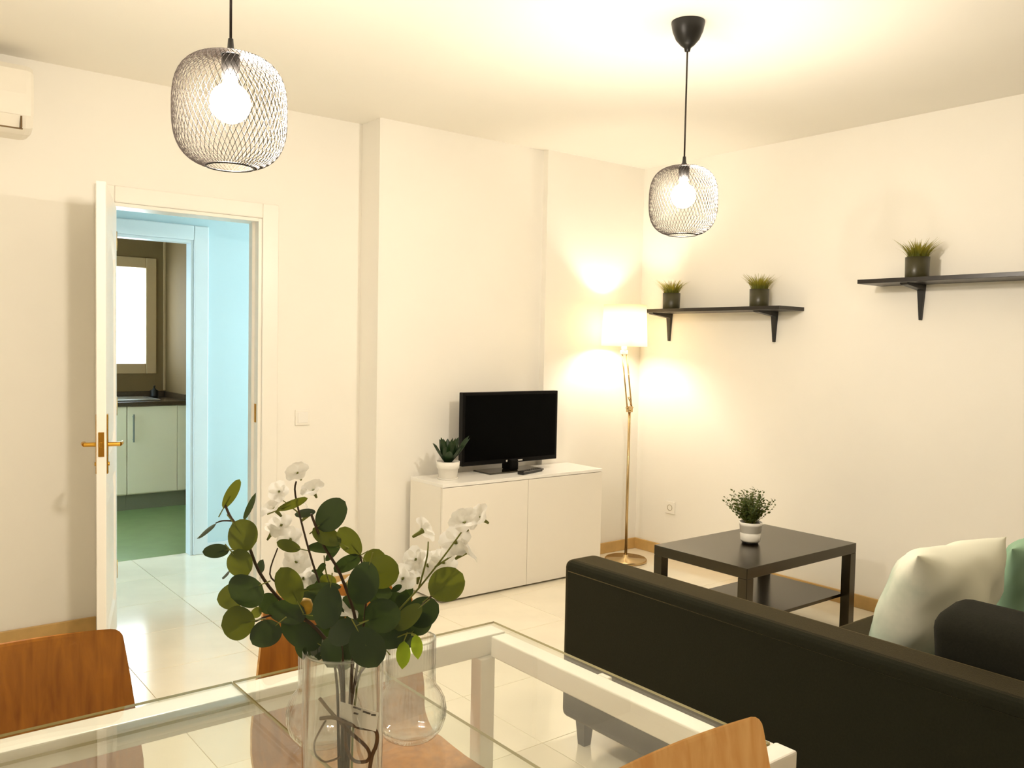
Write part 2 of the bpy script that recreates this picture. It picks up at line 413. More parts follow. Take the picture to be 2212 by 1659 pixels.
FLOWERS=[(0.451,0.9973,1.2658,-0.543,-0.412,0.732,0.0196),(0.47,0.9937,1.2438,-0.501,-0.263,0.825,0.0197),(0.4327,1.0104,1.2424,-0.683,-0.665,0.301,0.0173),(0.4314,1.0228,1.2197,-0.657,-0.042,0.753,0.0221),(0.4425,1.0255,1.1962,-0.751,-0.533,0.39,0.0211),(0.4332,1.0323,1.1872,0.672,0.313,0.671,0.0176),(0.4556,1.0267,1.1766,-0.637,-0.542,0.549,0.0213),(0.465,1.0302,1.1446,-0.118,-0.706,0.698,0.0239),(0.4761,1.0329,1.1212,-0.512,-0.85,0.124,0.0217),(0.4789,1.0229,1.2075,0.665,-0.288,0.689,0.0203),(0.5774,0.9061,1.1955,0.913,-0.005,0.408,0.0232),(0.6133,0.8658,1.209,-0.509,-0.318,0.8,0.0253),(0.6278,0.8547,1.2151,-0.848,0.036,0.529,0.023),(0.61,0.8795,1.1812,-0.697,-0.504,0.51,0.0267),(0.6137,0.8634,1.1723,0.683,-0.449,0.576,0.023),(0.5754,0.9182,1.1569,-0.842,-0.375,0.388,0.0211),(0.5877,0.9081,1.149,-0.232,-0.942,0.242,0.0258),(0.603,0.8963,1.1529,-0.57,-0.658,0.493,0.0234),(0.5725,0.9443,1.1265,-0.536,-0.675,0.508,0.0239),(0.5157,0.9993,1.0813,0.257,-0.479,0.839,0.0277),(0.5837,0.9232,1.1355,-0.062,-0.326,0.943,0.0213),(0.5232,1.008,1.1134,-0.259,0.51,0.821,0.0182)]
TWINE=[([(0.4512,0.931,1.0038),(0.4605,0.9227,0.9891),(0.4681,0.9098,0.9777),(0.4787,0.9006,0.9642),(0.4939,0.894,0.9473),(0.4977,0.8904,0.9364),(0.4937,0.8931,0.9291),(0.4828,0.9017,0.9299),(0.4765,0.9075,0.9425),(0.4749,0.9096,0.959),(0.4752,0.9104,0.9756)],0.0022),([(0.4517,0.9291,0.9794),(0.4617,0.9151,0.983),(0.4746,0.9046,0.9768),(0.4899,0.8985,0.9693),(0.502,0.8888,0.9674),(0.5049,0.886,0.9598),(0.5035,0.8864,0.9476),(0.4994,0.8889,0.9348),(0.4961,0.8901,0.9098)],0.0024),([(0.4569,0.9249,0.9774),(0.4507,0.9291,0.9639),(0.4457,0.9322,0.95),(0.4468,0.9305,0.9362),(0.4546,0.9239,0.9281),(0.4642,0.9165,0.9306),(0.4703,0.9119,0.9346)],0.0012)]
BUD=(0.4514,0.9748,1.1036)
TAG=[(0.4693,0.9115,1.0015),(0.5046,0.8828,0.9892),(0.5017,0.8838,0.9671),(0.4681,0.911,0.9772)]
MARKS=[[(0.4807,0.9015,0.9959),(0.488,0.8956,0.9928)],[(0.4897,0.8941,0.9907),(0.4966,0.8885,0.9881)],[(0.4974,0.8878,0.987),(0.5017,0.8843,0.9866)],[(0.481,0.9008,0.9888),(0.4853,0.8973,0.9873)]]

# ------------------------------------------------------------------ the room
CEIL = 2.68
XR, YA, YM, YR, YB, XL = 4.49, 4.48, 4.275, 4.23, -1.70, -1.51
HY0, HY1, KY0, KY1 = 4.60, 5.72, 5.80, 8.08

floor = structure(box('floor', (XL, YB, -0.12), (XR, KY0, -0.004), M_grout))
TS = 0.5
tb = bmesh.new()
add_box(tb, (0.0012, 0.0012, -0.012), (TS - 0.0012, TS - 0.0012, 0.0), 0.0008, 1)
tile_me = bpy.data.meshes.new('tile')
tb.to_mesh(tile_me)
tb.free()
tile_me.materials.append(M_tile)
for i in range(12):
    for j in range(15):
        x, y = XL + i * TS, YB + j * TS
        if x > 3.4 and y > 4.5:
            continue
        new_obj('tile', tile_me, floor, (x, y, 0))
structure(box('kitchen_floor', (-0.6, KY0, -0.12), (2.45, 8.2, 0.0), M_green))
structure(box('ceiling', (XL - 0.1, YB - 0.1, CEIL), (XR + 0.1, 8.3, CEIL + 0.1), M_ceil))

bm = bmesh.new()
add_box(bm, (XL - 0.1, YA, 0), (1.07, HY0, CEIL))
add_box(bm, (1.81, YA, 0), (XR, HY0, CEIL))
add_box(bm, (1.07, YA, 2.08), (1.81, HY0, CEIL))
structure(finish('wall_front', bm, M_wall))
structure(box('wall_front_middle', (2.405, YM, 0), (3.60, YA, CEIL), M_wall))
structure(box('wall_front_right', (3.60, YR, 0), (XR, YA, CEIL), M_wall))
structure(box('wall_right', (XR, YB - 0.1, 0), (XR + 0.1, HY0, CEIL), M_wall))
structure(box('wall_left', (XL - 0.1, YB - 0.1, 0), (XL, YA, CEIL), M_wall))
structure(box('wall_back', (XL, YB - 0.1, 0), (XR, YB, CEIL), M_wall))

# skirting
structure(box('baseboard_front', (XL, YA - 0.014, 0), (0.985, YA, 0.075), M_skirt, bevel=0.003))
structure(box('baseboard_front_middle', (1.90, YA - 0.014, 0), (2.39, YA, 0.075), M_skirt, bevel=0.003))
structure(box('baseboard_front_right', (3.60, YR - 0.014, 0), (XR - 0.014, YR, 0.075), M_skirt, bevel=0.003))
structure(box('baseboard_right', (XR - 0.014, YB, 0), (XR, YR, 0.075), M_skirt, bevel=0.003))

# living-room door frame (architrave on the room side, lining in the opening)
trim = structure(box('trim_1', (1.81, YA - 0.018, 0), (1.90, YA, 2.16), M_trimwhite, bevel=0.006))
box('door_casing', (0.985, YA - 0.018, 0), (1.07, YA, 2.16), M_trimwhite, trim, bevel=0.006)
box('door_casing', (1.07, YA - 0.018, 2.08), (1.81, YA, 2.16), M_trimwhite, trim, bevel=0.006)
box('door_lining', (1.79, YA - 0.006, 0), (1.81, HY0 + 0.01, 2.08), M_trimwhite, trim, bevel=0.002)
box('door_lining', (1.055, YA + 0.002, 0), (1.07, HY0 + 0.01, 2.08), M_trimwhite, trim, bevel=0.002)
box('door_lining', (1.07, YA - 0.006, 2.062), (1.79, HY0 + 0.01, 2.08), M_trimwhite, trim, bevel=0.002)
box('door_stop', (1.775, YA + 0.045, 0), (1.79, YA + 0.06, 2.062), M_trimwhite, trim)
box('strike_plate', (1.787, YA + 0.012, 0.985), (1.7905, YA + 0.036, 1.085), M_brass, trim, bevel=0.001)

# the open door leaf, hinged on the left jamb
HX, HYY = 1.078, 4.462
ang = math.atan2(3.732 - HYY, 0.861 - HX)
leaf = structure(new_obj('door_1', None, None, (HX, HYY, 0), (0, 0, ang)))
LW, LT = 0.755, 0.036
bm = bmesh.new()
# local: x along the leaf from the hinge, +y the face seen from the camera
st, rail = 0.105, 0.11
z0, z1 = 0.008, 2.052
def arch_top(u):  # arched upper panel
    return 1.80 + 0.10 * (1 - (2 * u - 1) ** 2)
fz = [z0, 0.16, 0.80, 0.93]
add_box(bm, (0, -LT, z0), (st, 0, z1), 0.002, 1)
add_box(bm, (LW - st, -LT, z0), (LW, 0, z1), 0.002, 1)
add_box(bm, (st, -LT, z0), (LW - st, 0, 0.17), 0)
add_box(bm, (st, -LT, 0.80), (LW - st, 0, 0.93), 0)
N = 10
for k in range(N):
    u0, u1 = k / N, (k + 1) / N
    xa, xb = st + (LW - 2 * st) * u0, st + (LW - 2 * st) * u1
    za, zb = arch_top(u0), arch_top(u1)
    v = [bm.verts.new(p) for p in ((xa, 0, za), (xb, 0, zb), (xb, 0, z1), (xa, 0, z1), (xa, -LT, za), (xb, -LT, zb), (xb, -LT, z1), (xa, -LT, z1))]
    for f in ((0, 1, 2, 3), (5, 4, 7, 6), (0, 4, 5, 1), (3, 2, 6, 7)):
        bm.faces.new([v[i] for i in f])
finish('leaf_frame', bm, M_trimwhite, leaf)
def panel(name, xa, xb, za, top):
    """raised field with a bevelled border, on both faces of the leaf"""
    bm = bmesh.new()
    pts = [(xa, za), (xb, za)] + [(xb + (xa - xb) * k / 12, top(k / 12)) for k in range(13)]
    cx = (xa + xb) / 2
    cz = (za + max(p[1] for p in pts)) / 2
    def ring(s, y):
        sx = 1 - 2 * s / (xb - xa)
        sz = 1 - 2 * s / (max(p[1] for p in pts) - za)
        return [bm.verts.new((cx + (p[0] - cx) * sx, y, cz + (p[1] - cz) * sz)) for p in pts]
    for sgn in (0, 1):
        yy = (lambda d: -d) if sgn == 0 else (lambda d: -LT + d)
        rs = [ring(0, yy(0.001)), ring(0.012, yy(0.010)), ring(0.022, yy(0.012)), ring(0.07, yy(0.004))]
        for a, b in zip(rs, rs[1:]):
            for i in range(len(a)):
                j = (i + 1) % len(a)
                bm.faces.new((a[i], a[j], b[j], b[i]))
        bm.faces.new(rs[-1])
    return finish(name, bm, M_trimwhite, leaf)
panel('door_panel', st, LW - st, 0.93, lambda u: arch_top(u))
panel('door_panel', st, LW - st, 0.17, lambda u: 0.80)
def door_handle(side):
    y = 0.0 if side > 0 else -LT
    s = side
    bm = bmesh.new()
    add_box(bm, (LW - 0.073, min(y, y + s * 0.005), 0.87), (LW - 0.035, max(y, y + s * 0.005), 1.115), 0.002, 2)
    add_tube(bm, [(LW - 0.054, y, 0.99), (LW - 0.054, y + s * 0.05, 0.99)], 0.009, 10)
    add_tube(bm, spline([(LW - 0.054, y + s * 0.048, 0.99), (LW - 0.075, y + s * 0.055, 0.992), (LW - 0.12, y + s * 0.055, 0.99), (LW - 0.165, y + s * 0.053, 0.983)]), 0.009, 10, 0.006)
    add_tube(bm, [(LW - 0.054, y, 0.91), (LW - 0.054, y + s * 0.01, 0.91)], 0.008, 10)
    finish('door_handle', bm, M_brass, leaf, smooth=False)
door_handle(1)
door_handle(-1)
bm = bmesh.new()
add_box(bm, (LW - 0.001, -LT + 0.007, 0.945), (LW + 0.003, -0.007, 1.045), 0.001, 1)
add_box(bm, (LW + 0.002, -LT + 0.012, 0.985), (LW + 0.012, -0.013, 1.005), 0.002, 1)
finish('lock_plate', bm, M_brass, leaf)
for hz in (0.25, 1.05, 1.85):
    tube('hinge', [(-0.006, -0.004, hz), (-0.006, -0.004, hz + 0.09)], 0.007, M_brass, leaf)

# hall behind the door
bm = bmesh.new()
add_box(bm, (XL - 0.1, HY1, 0), (1.08, KY0, CEIL))
add_box(bm, (1.85, HY1, 0), (3.5, KY0, CEIL))
add_box(bm, (1.08, HY1, 2.07), (1.85, KY0, CEIL))
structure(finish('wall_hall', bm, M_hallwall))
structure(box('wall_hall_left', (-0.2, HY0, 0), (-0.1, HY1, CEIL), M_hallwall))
bm = bmesh.new()
add_box(bm, (3.4, HY0, 0), (3.5, HY1, 0.55))
add_box(bm, (3.4, HY0, 2.35), (3.5, HY1, CEIL))
add_box(bm, (3.4, HY0, 0.55), (3.5, HY0 + 0.06, 2.35))
add_box(bm, (3.4, HY1 - 0.06, 0.55), (3.5, HY1, 2.35))
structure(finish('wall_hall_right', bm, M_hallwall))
w2 = structure(new_obj('window_2', None, None, (3.45, 0, 0)))
bm = bmesh.new()
for lo, hi in (((-0.03, HY0 + 0.06, 0.55), (0.03, HY1 - 0.06, 0.61)), ((-0.03, HY0 + 0.06, 2.29), (0.03, HY1 - 0.06, 2.35)),
               ((-0.03, HY0 + 0.06, 0.61), (0.03, HY0 + 0.12, 2.29)), ((-0.03, HY1 - 0.12, 0.61), (0.03, HY1 - 0.06, 2.29)),
               ((-0.03, 5.13, 0.61), (0.03, 5.19, 2.29))):
    add_box(bm, lo, hi, 0.004, 1)
finish('window_frame', bm, M_hallwhite, w2)
box('window_pane', (-0.003, HY0 + 0.12, 0.61), (0.003, 5.13, 2.29), G_win, w2)
box('window_pane', (-0.003, 5.19, 0.61), (0.003, HY1 - 0.12, 2.29), G_win, w2)
structure(box('baseboard_hall', (1.945, HY1 - 0.012, 0), (3.4, HY1, 0.07), M_hallwhite, bevel=0.003))
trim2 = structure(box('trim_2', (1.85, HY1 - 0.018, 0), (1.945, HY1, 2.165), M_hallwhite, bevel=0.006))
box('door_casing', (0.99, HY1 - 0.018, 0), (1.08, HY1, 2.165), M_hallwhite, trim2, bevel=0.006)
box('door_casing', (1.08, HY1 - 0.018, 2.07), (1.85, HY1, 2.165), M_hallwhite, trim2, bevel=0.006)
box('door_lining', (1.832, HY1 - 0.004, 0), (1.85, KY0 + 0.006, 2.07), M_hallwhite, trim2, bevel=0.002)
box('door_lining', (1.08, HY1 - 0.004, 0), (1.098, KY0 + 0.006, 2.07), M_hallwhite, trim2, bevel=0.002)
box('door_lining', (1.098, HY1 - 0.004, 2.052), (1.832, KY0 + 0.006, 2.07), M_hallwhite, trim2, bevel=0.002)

# kitchen
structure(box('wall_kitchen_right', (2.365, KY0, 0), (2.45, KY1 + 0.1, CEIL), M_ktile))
bm = bmesh.new()
add_box(bm, (-0.6, KY0, 0), (-0.5, 6.0, CEIL))
add_box(bm, (-0.6, 7.2, 0), (-0.5, KY1 + 0.1, CEIL))
add_box(bm, (-0.6, 6.0, 2.2), (-0.5, 7.2, CEIL))
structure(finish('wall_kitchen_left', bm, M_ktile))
w3 = structure(new_obj('added_light_window', None, None, (-0.55, 0, 0)))  # unseen glazed opening, added to brighten the kitchen fronts
bm = bmesh.new()
for lo, hi in (((-0.03, 6.0, 0.0), (0.03, 7.2, 0.06)), ((-0.03, 6.0, 2.14), (0.03, 7.2, 2.2)), ((-0.03, 6.0, 0.06), (0.03, 6.06, 2.14)), ((-0.03, 7.14, 0.06), (0.03, 7.2, 2.14))):
    add_box(bm, lo, hi, 0.004, 1)
finish('window_frame', bm, M_kwin, w3)
box('window_pane', (-0.003, 6.06, 0.06), (0.003, 7.14, 2.14), G_win, w3)
bm = bmesh.new()
WX0, WX1, WZ0, WZ1 = 1.30, 2.285, 1.11, 2.14
add_box(bm, (-0.5, KY1, 0), (WX0, KY1 + 0.1, CEIL))
add_box(bm, (WX1, KY1, 0), (2.365, KY1 + 0.1, CEIL))
add_box(bm, (WX0, KY1, 0), (WX1, KY1 + 0.1, WZ0))
add_box(bm, (WX0, KY1, WZ1), (WX1, KY1 + 0.1, CEIL))
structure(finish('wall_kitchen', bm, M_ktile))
w1 = structure(new_obj('window_1', None, None, (0, KY1, 0)))
bm = bmesh.new()
fw = 0.09
add_box(bm, (WX0, -0.015, WZ0), (WX0 + fw, 0.05, WZ1), 0.006)
add_box(bm, (WX1 - fw, -0.015, WZ0), (WX1, 0.05, WZ1), 0.006)
add_box(bm, (WX0 + fw, -0.015, WZ0), (WX1 - fw, 0.05, WZ0 + fw), 0.006)
add_box(bm, (WX0 + fw, -0.015, WZ1 - fw), (WX1 - fw, 0.05, WZ1), 0.006)
finish('window_frame', bm, M_kwin, w1)
box('window_pane', (WX0 + fw - 0.005, 0.02, WZ0 + fw - 0.005), (WX1 - fw + 0.005, 0.026, WZ1 - fw + 0.005), G_win, w1)
structure(box('trim_3', (2.345, KY1 - 0.012, 0.96), (2.365, KY1, CEIL), M_kwin, bevel=0.003))

def kitchen_unit(x0, x1, label, filler=False):
    t = thing('kitchen_cabinet', label, 'cabinet', (x0, 7.47, 0), 0, 'kitchen base cabinets')
    w = x1 - x0
    box('carcass', (0.002, 0.02, 0.13), (w - 0.002, 0.58, 0.866), M_kcab, t)
    d = box('cabinet_door', (0.002, 0, 0.14), (w - 0.003 - (0.075 if filler else 0), 0.018, 0.862), M_kcab, t, bevel=0.002)
    hx = 0.045
    bm = bmesh.new()
    add_box(bm, (hx - 0.007, -0.03, 0.57), (hx + 0.007, -0.022, 0.80), 0.002)
    add_box(bm, (hx - 0.005, -0.024, 0.585), (hx + 0.005, 0.001, 0.595))
    add_box(bm, (hx - 0.005, -0.024, 0.775), (hx + 0.005, 0.001, 0.785))
    finish('handle', bm, M_sat, d)
    if filler:
        box('filler_strip', (w - 0.074, 0, 0.14), (w - 0.001, 0.018, 0.862), M_kcab, t, bevel=0.002)
    box('toe_kick', (0.0, 0.045, 0), (w, 0.06, 0.13), mat('toe_kick_grey', (120, 118, 92), 0.5, noise=0.02), t)
kitchen_unit(1.885, 2.363, 'grey-white kitchen base cabinet with bar handle beside the door jamb', True)
kitchen_unit(1.30, 1.884, 'kitchen base cabinet under the window, mostly behind the open door')
wt = tag(new_obj('worktop', None, None, (0, 7.44, 0.868)), 'dark kitchen worktop with upstand under the bright kitchen window', 'worktop')
box('counter_slab', (-0.49, 0, 0), (2.363, 0.638, 0.034), M_worktop, wt, bevel=0.004)
box('upstand', (-0.49, 0.618, 0.0345), (2.363, 0.638, 0.085), M_worktop, wt, bevel=0.002)
box('upstand', (2.345, 0.03, 0.0345), (2.363, 0.617, 0.085), M_worktop, wt, bevel=0.002)
sk = thing('kitchen_sink', 'steel kitchen sink with drainer let into the dark worktop', 'sink', (1.75, 7.76, 0.903))
bm = bmesh.new()
add_box(bm, (-0.40, -0.22, 0.0), (0.42, -0.19, 0.012), 0.004)
add_box(bm, (-0.40, 0.19, 0.0), (0.42, 0.22, 0.012), 0.004)
add_box(bm, (-0.40, -0.19, 0.0), (-0.37, 0.19, 0.012), 0.004)
add_box(bm, (0.39, -0.19, 0.0), (0.42, 0.19, 0.012), 0.004)
add_box(bm, (-0.02, -0.19, 0.0), (0.39, 0.19, 0.006))
for k in range(7):
    add_box(bm, (0.02, -0.15 + k * 0.05, 0.006), (0.36, -0.135 + k * 0.05, 0.010), 0.002, 1)
finish('drainer', bm, M_steel, sk)
box('basin', (-0.37, -0.19, 0.0), (-0.02, 0.19, 0.003), M_steel, sk)
tp = thing('pump_bottle', 'small dark pump bottle in the worktop corner under the kitchen window', 'bottle', (2.24, 7.98, 0.903))
lathe('bottle', [(0.0, 0), (0.034, 0), (0.036, 0.01), (0.034, 0.06), (0.012, 0.072), (0.010, 0.085), (0.0, 0.085)], M_black, tp, 20)
tube('pump', [(0, 0, 0.08), (0, 0, 0.10), (0, -0.03, 0.10)], 0.005, M_black, tp)

# wall fittings
sw = thing('light_switch', 'flat white light switch on the wall right of the doorway', 'switch', (2.05, YA, 1.003))
box('plate', (-0.043, -0.009, -0.043), (0.043, 0, 0.043), M_trimwhite, sw, bevel=0.003)
box('rocker', (-0.03, -0.013, -0.03), (0.03, -0.008, 0.03), M_cabtop, sw, bevel=0.002)
so = thing('power_socket', 'white power socket low on the right wall behind the coffee table', 'socket', (XR, 3.905, 0.34))
box('plate', (-0.010, -0.042, -0.042), (0, 0.042, 0.042), M_trimwhite, so, bevel=0.003)
lathe('socket_well', [(0.0, 0.0), (0.017, 0.0), (0.021, 0.004), (0.021, 0.0125), (0.019, 0.0125), (0.017, 0.002), (0, 0.002)], mat('socket_well_grey', (150, 136, 100), 0.6, noise=0.02), so, 20, rot=(0, -math.pi / 2, 0))
for dy in (-0.0095, 0.0095):
    lathe('pin_hole', [(0.0, 0.0025), (0.003, 0.0025), (0.003, 0.004), (0, 0.004)], M_black, so, 10, loc=(-0.0, 0.0, dy), rot=(0, -math.pi / 2, 0))

# air conditioner
ac = thing('air_conditioner', 'white split air conditioner unit high on the left wall', 'air conditioner', (-0.10, YA, 2.312))
prof = [(0, 0), (-0.13, 0), (-0.175, 0.02), (-0.20, 0.07), (-0.205, 0.16), (-0.20, 0.262), (-0.185, 0.285), (-0.15, 0.292), (0, 0.292)]
bm = bmesh.new()
rings = []
for x, s in ((0.0, 0.93), (0.012, 0.98), (0.03, 1.0), (0.77, 1.0), (0.788, 0.98), (0.80, 0.93)):
    rings.append([bm.verts.new((x, y * s, 0.146 + (z - 0.146) * s)) for y, z in prof])
for a, b in zip(rings, rings[1:]):
    for i in range(len(prof)):
        j = (i + 1) % len(prof)
        bm.faces.new((a[i], a[j], b[j], b[i]))
bm.faces.new(rings[0])
bm.faces.new(rings[-1])
finish('housing', bm, M_ac, ac)
bm = bmesh.new()
for x in (0.05, 0.742):
    pass
q0 = [(-0.145, 0.004), (-0.176, 0.0185), (-0.2025, 0.07)]
def flapring(x, off):
    out = []
    for y, z in q0:
        out.append(bm.verts.new((x, y - 0.006 * off, z - 0.004 * off)))
    return out
for xa, xb in ((0.055, 0.745),):
    A, B = flapring(xa, 1), flapring(xb, 1)
    C, D = flapring(xa, 0), flapring(xb, 0)
    for i in range(2):
        bm.faces.new((A[i], A[i + 1], B[i + 1], B[i]))
        bm.faces.new((C[i], C[i + 1], D[i + 1], D[i]))
    bm.faces.new((A[0], A[1], A[2], C[2], C[1], C[0]))
    bm.faces.new((B[0], B[1], B[2], D[2], D[1], D[0]))
    bm.faces.new((A[0], B[0], D[0], C[0]))
    bm.faces.new((A[2], B[2], D[2], C[2]))
finish('air_flap', bm, M_ac, ac)
bm = bmesh.new()
add_box(bm, (0.04, -0.1835, 0.012), (0.758, -0.176, 0.0175))
add_box(bm, (0.7465, -0.2035, 0.0165), (0.7535, -0.16, 0.065))
finish('flap_gap', bm, M_ac_gap, ac)

# ------------------------------------------------------------------ lamps
def bulb_mat(name, watts, r, col=WARM):
    area = 4 * math.pi * r * r
    return emit(name, col, watts / (math.pi * area))

def pendant(name, loc_xy, zc, label, watts):
    x, y = loc_xy
    t = thing(name, label, 'pendant lamp', (x, y, CEIL), 0, 'wire pendant lamps')
    # ceiling cup
    lathe('ceiling_cup', [(0.0, -0.112), (0.010, -0.112), (0.013, -0.098), (0.026, -0.088), (0.045, -0.066), (0.058, -0.036), (0.064, -0.006), (0.063, 0.0), (0, 0.0)], M_black, t, 40)
    zr = zc - CEIL
    R, H = 0.131, 0.134
    top = zr + H
    tube('cord', [(0, 0, -0.105), (0, 0, top + 0.03)], 0.0033, M_cord, t, 8)
    lathe('lamp_holder', [(0.0, top - 0.055), (0.02, top - 0.055), (0.0215, top - 0.01), (0.018, top + 0.002), (0.008, top + 0.012), (0.006, top + 0.036), (0, top + 0.036)], M_black, t, 24)
    # wire shade: two families of wires wound in opposite directions on a squarish barrel
    n_exp = 2.9
    def sup(a):
        c, s = math.cos(a), math.sin(a)
        return (abs(c) ** (2 / n_exp) * R, (abs(s) ** (2 / n_exp)) * math.copysign(1, s) * H)
    raw = [sup(math.pi / 2 - math.pi * k / 400) for k in range(401)]
    raw = [(r, z) for r, z in raw if (z > 0 and r > 0.020) or (z <= 0 and r > 0.054)]
    L = [0.0]
    for a, b in zip(raw, raw[1:]):
        L.append(L[-1] + math.hypot(a[0] - b[0], a[1] - b[1]))
    SEG = 26
    prof = []
    k = 0
    for i in range(SEG + 1):
        d = L[-1] * i / SEG
        while k < len(L) - 2 and L[k + 1] < d:
            k += 1
        u = (d - L[k]) / max(1e-9, L[k + 1] - L[k])
        prof.append((raw[k][0] + (raw[k + 1][0] - raw[k][0]) * u, raw[k][1] + (raw[k + 1][1] - raw[k][1]) * u))
    bm = bmesh.new()
    NW, TW = 62, 1.25
    for sgn in (-1, 1):
        for w in range(NW):
            a0 = 2 * math.pi * w / NW
            add_tube(bm, [(r * math.cos(a0 + sgn * TW * i / SEG), r * math.sin(a0 + sgn * TW * i / SEG), zr + z) for i, (r, z) in enumerate(prof)], 0.00075, 3)
    sh = finish('lamp_shade', bm, M_mesh, t)
    ring_b = [(prof[-1][0] * math.cos(2 * math.pi * i / 48), prof[-1][0] * math.sin(2 * math.pi * i / 48), zr + prof[-1][1]) for i in range(48)]
    tube('rim_ring', ring_b, 0.0022, M_black, sh, 6, closed=True)
    ring_t = [(prof[0][0] * math.cos(2 * math.pi * i / 32), prof[0][0] * math.sin(2 * math.pi * i / 32), zr + prof[0][1]) for i in range(32)]
    tube('rim_ring', ring_t, 0.0022, M_black, sh, 6, closed=True)
    br = 0.047
    zb = top - 0.055 - 0.012 - br
    bm = bmesh.new()
    pr = [(0.0, zb - br)] + [(br * math.sin(a), zb - br * math.cos(a)) for a in [math.pi * k / 14 for k in range(1, 13)]] + [(0.014, top - 0.058), (0.014, top - 0.054), (0, top - 0.054)]
    lathe('bulb', pr, bulb_mat(name + '_glow', watts, br), t, 24)
    return t
pendant('pendant_lamp', (0.747, 2.045), 1.970, 'wire-mesh pendant lamp hanging over the dining table', PENDANT_W * 1.2)
pendant('pendant_lamp', (2.588, 2.232), 1.999, 'wire-mesh pendant lamp with black ceiling cup over the sofa area', PENDANT_W * 0.88)

fl = thing('floor_lamp', 'glowing floor lamp with white drum shade in the corner', 'floor lamp', (4.145, 3.985, 0))
lathe('base', [(0.0, 0), (0.135, 0), (0.140, 0.006), (0.140, 0.018), (0.134, 0.024), (0.02, 0.028), (0.014, 0.045), (0, 0.045)], M_nickel, fl, 56)
tube('pole', [(0, 0, 0.03), (0, 0, 1.00)], 0.0095, M_nickel, fl, 14)
bm = bmesh.new()
add_box(bm, (-0.022, -0.012, 1.0), (0.022, 0.012, 1.04), 0.004)
add_tube(bm, [(-0.03, 0, 1.03), (0.03, 0, 1.03)], 0.007, 10)
add_tube(bm, [(0.0, -0.02, 1.015), (0.0, 0.02, 1.015)], 0.006, 10)
finish('joint', bm, M_nickel, fl)
top = Vector((-0.045, 0.02, 1.39))
tube('arm_rod', [(0.018, -0.002, 1.03), (0.018 + top.x + 0.004, top.y, 1.40)], 0.0055, M_nickel, fl, 8)
tube('arm_rod', [(-0.018, 0.002, 1.02), (-0.018 + top.x + 0.002, top.y, 1.385)], 0.0055, M_nickel, fl, 8)
bm = bmesh.new()
add_tube(bm, [(-0.012, 0.001, 1.10), (0.008, 0.0, 1.07), (0.012, 0.0, 1.045)], 0.006, 8)
finish('spring', bm, M_nickel, fl, smooth=True)
bm = bmesh.new()
add_box(bm, (top.x - 0.026, top.y - 0.012, 1.383), (top.x + 0.028, top.y + 0.012, 1.41), 0.004)
add_lathe(bm, [(0.012, 1.40), (0.018, 1.42), (0.018, 1.475), (0.0, 1.475)], 20, (top.x, top.y))
finish('lamp_holder', bm, M_trimwhite, fl)
M_shade = mat('lamp_fabric', (245, 238, 222), 0.8, noise=0.01, nscale=80, trans=((250, 240, 215), 0.55))
SX, SY = top.x, top.y
bm = bmesh.new()
ro0, ro1, za, zb = 0.152, 0.140, 1.437, 1.708
for n_, (r0, r1) in enumerate(((ro0, ro1), (ro0 - 0.003, ro1 - 0.003))):
    pass
add_lathe(bm, [(ro0, za), (ro1, zb), (ro1 - 0.003, zb), (ro0 - 0.003, za), (ro0, za)], 64, (SX, SY), caps=False)
bmesh.ops.remove_doubles(bm, verts=bm.verts, dist=1e-5)
shd = finish('lamp_shade', bm, M_shade, fl, smooth=True)
bm = bmesh.new()
for k in range(3):
    a = 2 * math.pi * k / 3
    add_tube(bm, [(SX, SY, 1.474), (SX + (ro0 - 0.006) * math.cos(a), SY + (ro0 - 0.006) * math.sin(a), 1.50)], 0.002, 6)
finish('shade_spider', bm, M_nickel, shd, smooth=True)
pr = [(0.0, 1.475), (0.014, 1.477), (0.016, 1.50)] + [(0.03 * math.sin(a), 1.555 - 0.03 * math.cos(a)) for a in [math.pi * k / 12 for k in range(2, 12)]] + [(0.0, 1.585)]
lathe('bulb', pr, bulb_mat('floor_lamp_glow', LAMP_W, 0.032), fl, 20, loc=(SX, SY, 0))

# ------------------------------------------------------------------ TV cabinet and what stands on it
CX0, CX1, CY0, CY1, CZ = 2.605, 3.815, 3.89, 4.225, 0.66
cb = thing('tv_cabinet', 'white two-door sideboard carrying the television', 'cabinet', (CX0, CY0, 0))
W_, D_ = CX1 - CX0, CY1 - CY0
bm = bmesh.new()
add_box(bm, (0, 0.02, 0.012), (0.018, D_, CZ - 0.018))
add_box(bm, (W_ - 0.018, 0.02, 0.012), (W_, D_, CZ - 0.018))
add_box(bm, (0.018, 0.02, 0.012), (W_ - 0.018, D_, 0.03))
add_box(bm, (0.018, D_ - 0.012, 0.03), (W_ - 0.018, D_, CZ - 0.018))
add_box(bm, (W_ / 2 - 0.009, 0.022, 0.03), (W_ / 2 + 0.009, D_ - 0.012, CZ - 0.018))
finish('carcass', bm, M_cab, cb)
box('cabinet_top', (0, 0.0, CZ - 0.018), (W_, D_, CZ), M_cabtop, cb, bevel=0.0015)
box('cabinet_door', (0.001, 0, 0.012), (W_ / 2 - 0.0015, 0.018, CZ - 0.021), M_cab, cb, bevel=0.0015)
box('cabinet_door', (W_ / 2 + 0.0015, 0, 0.012), (W_ - 0.001, 0.018, CZ - 0.021), M_cab, cb, bevel=0.0015)
for fx in (0.05, W_ - 0.09):
    for fy in (0.04, D_ - 0.08):
        box('foot', (fx, fy, 0), (fx + 0.04, fy + 0.04, 0.0125), M_black, cb)

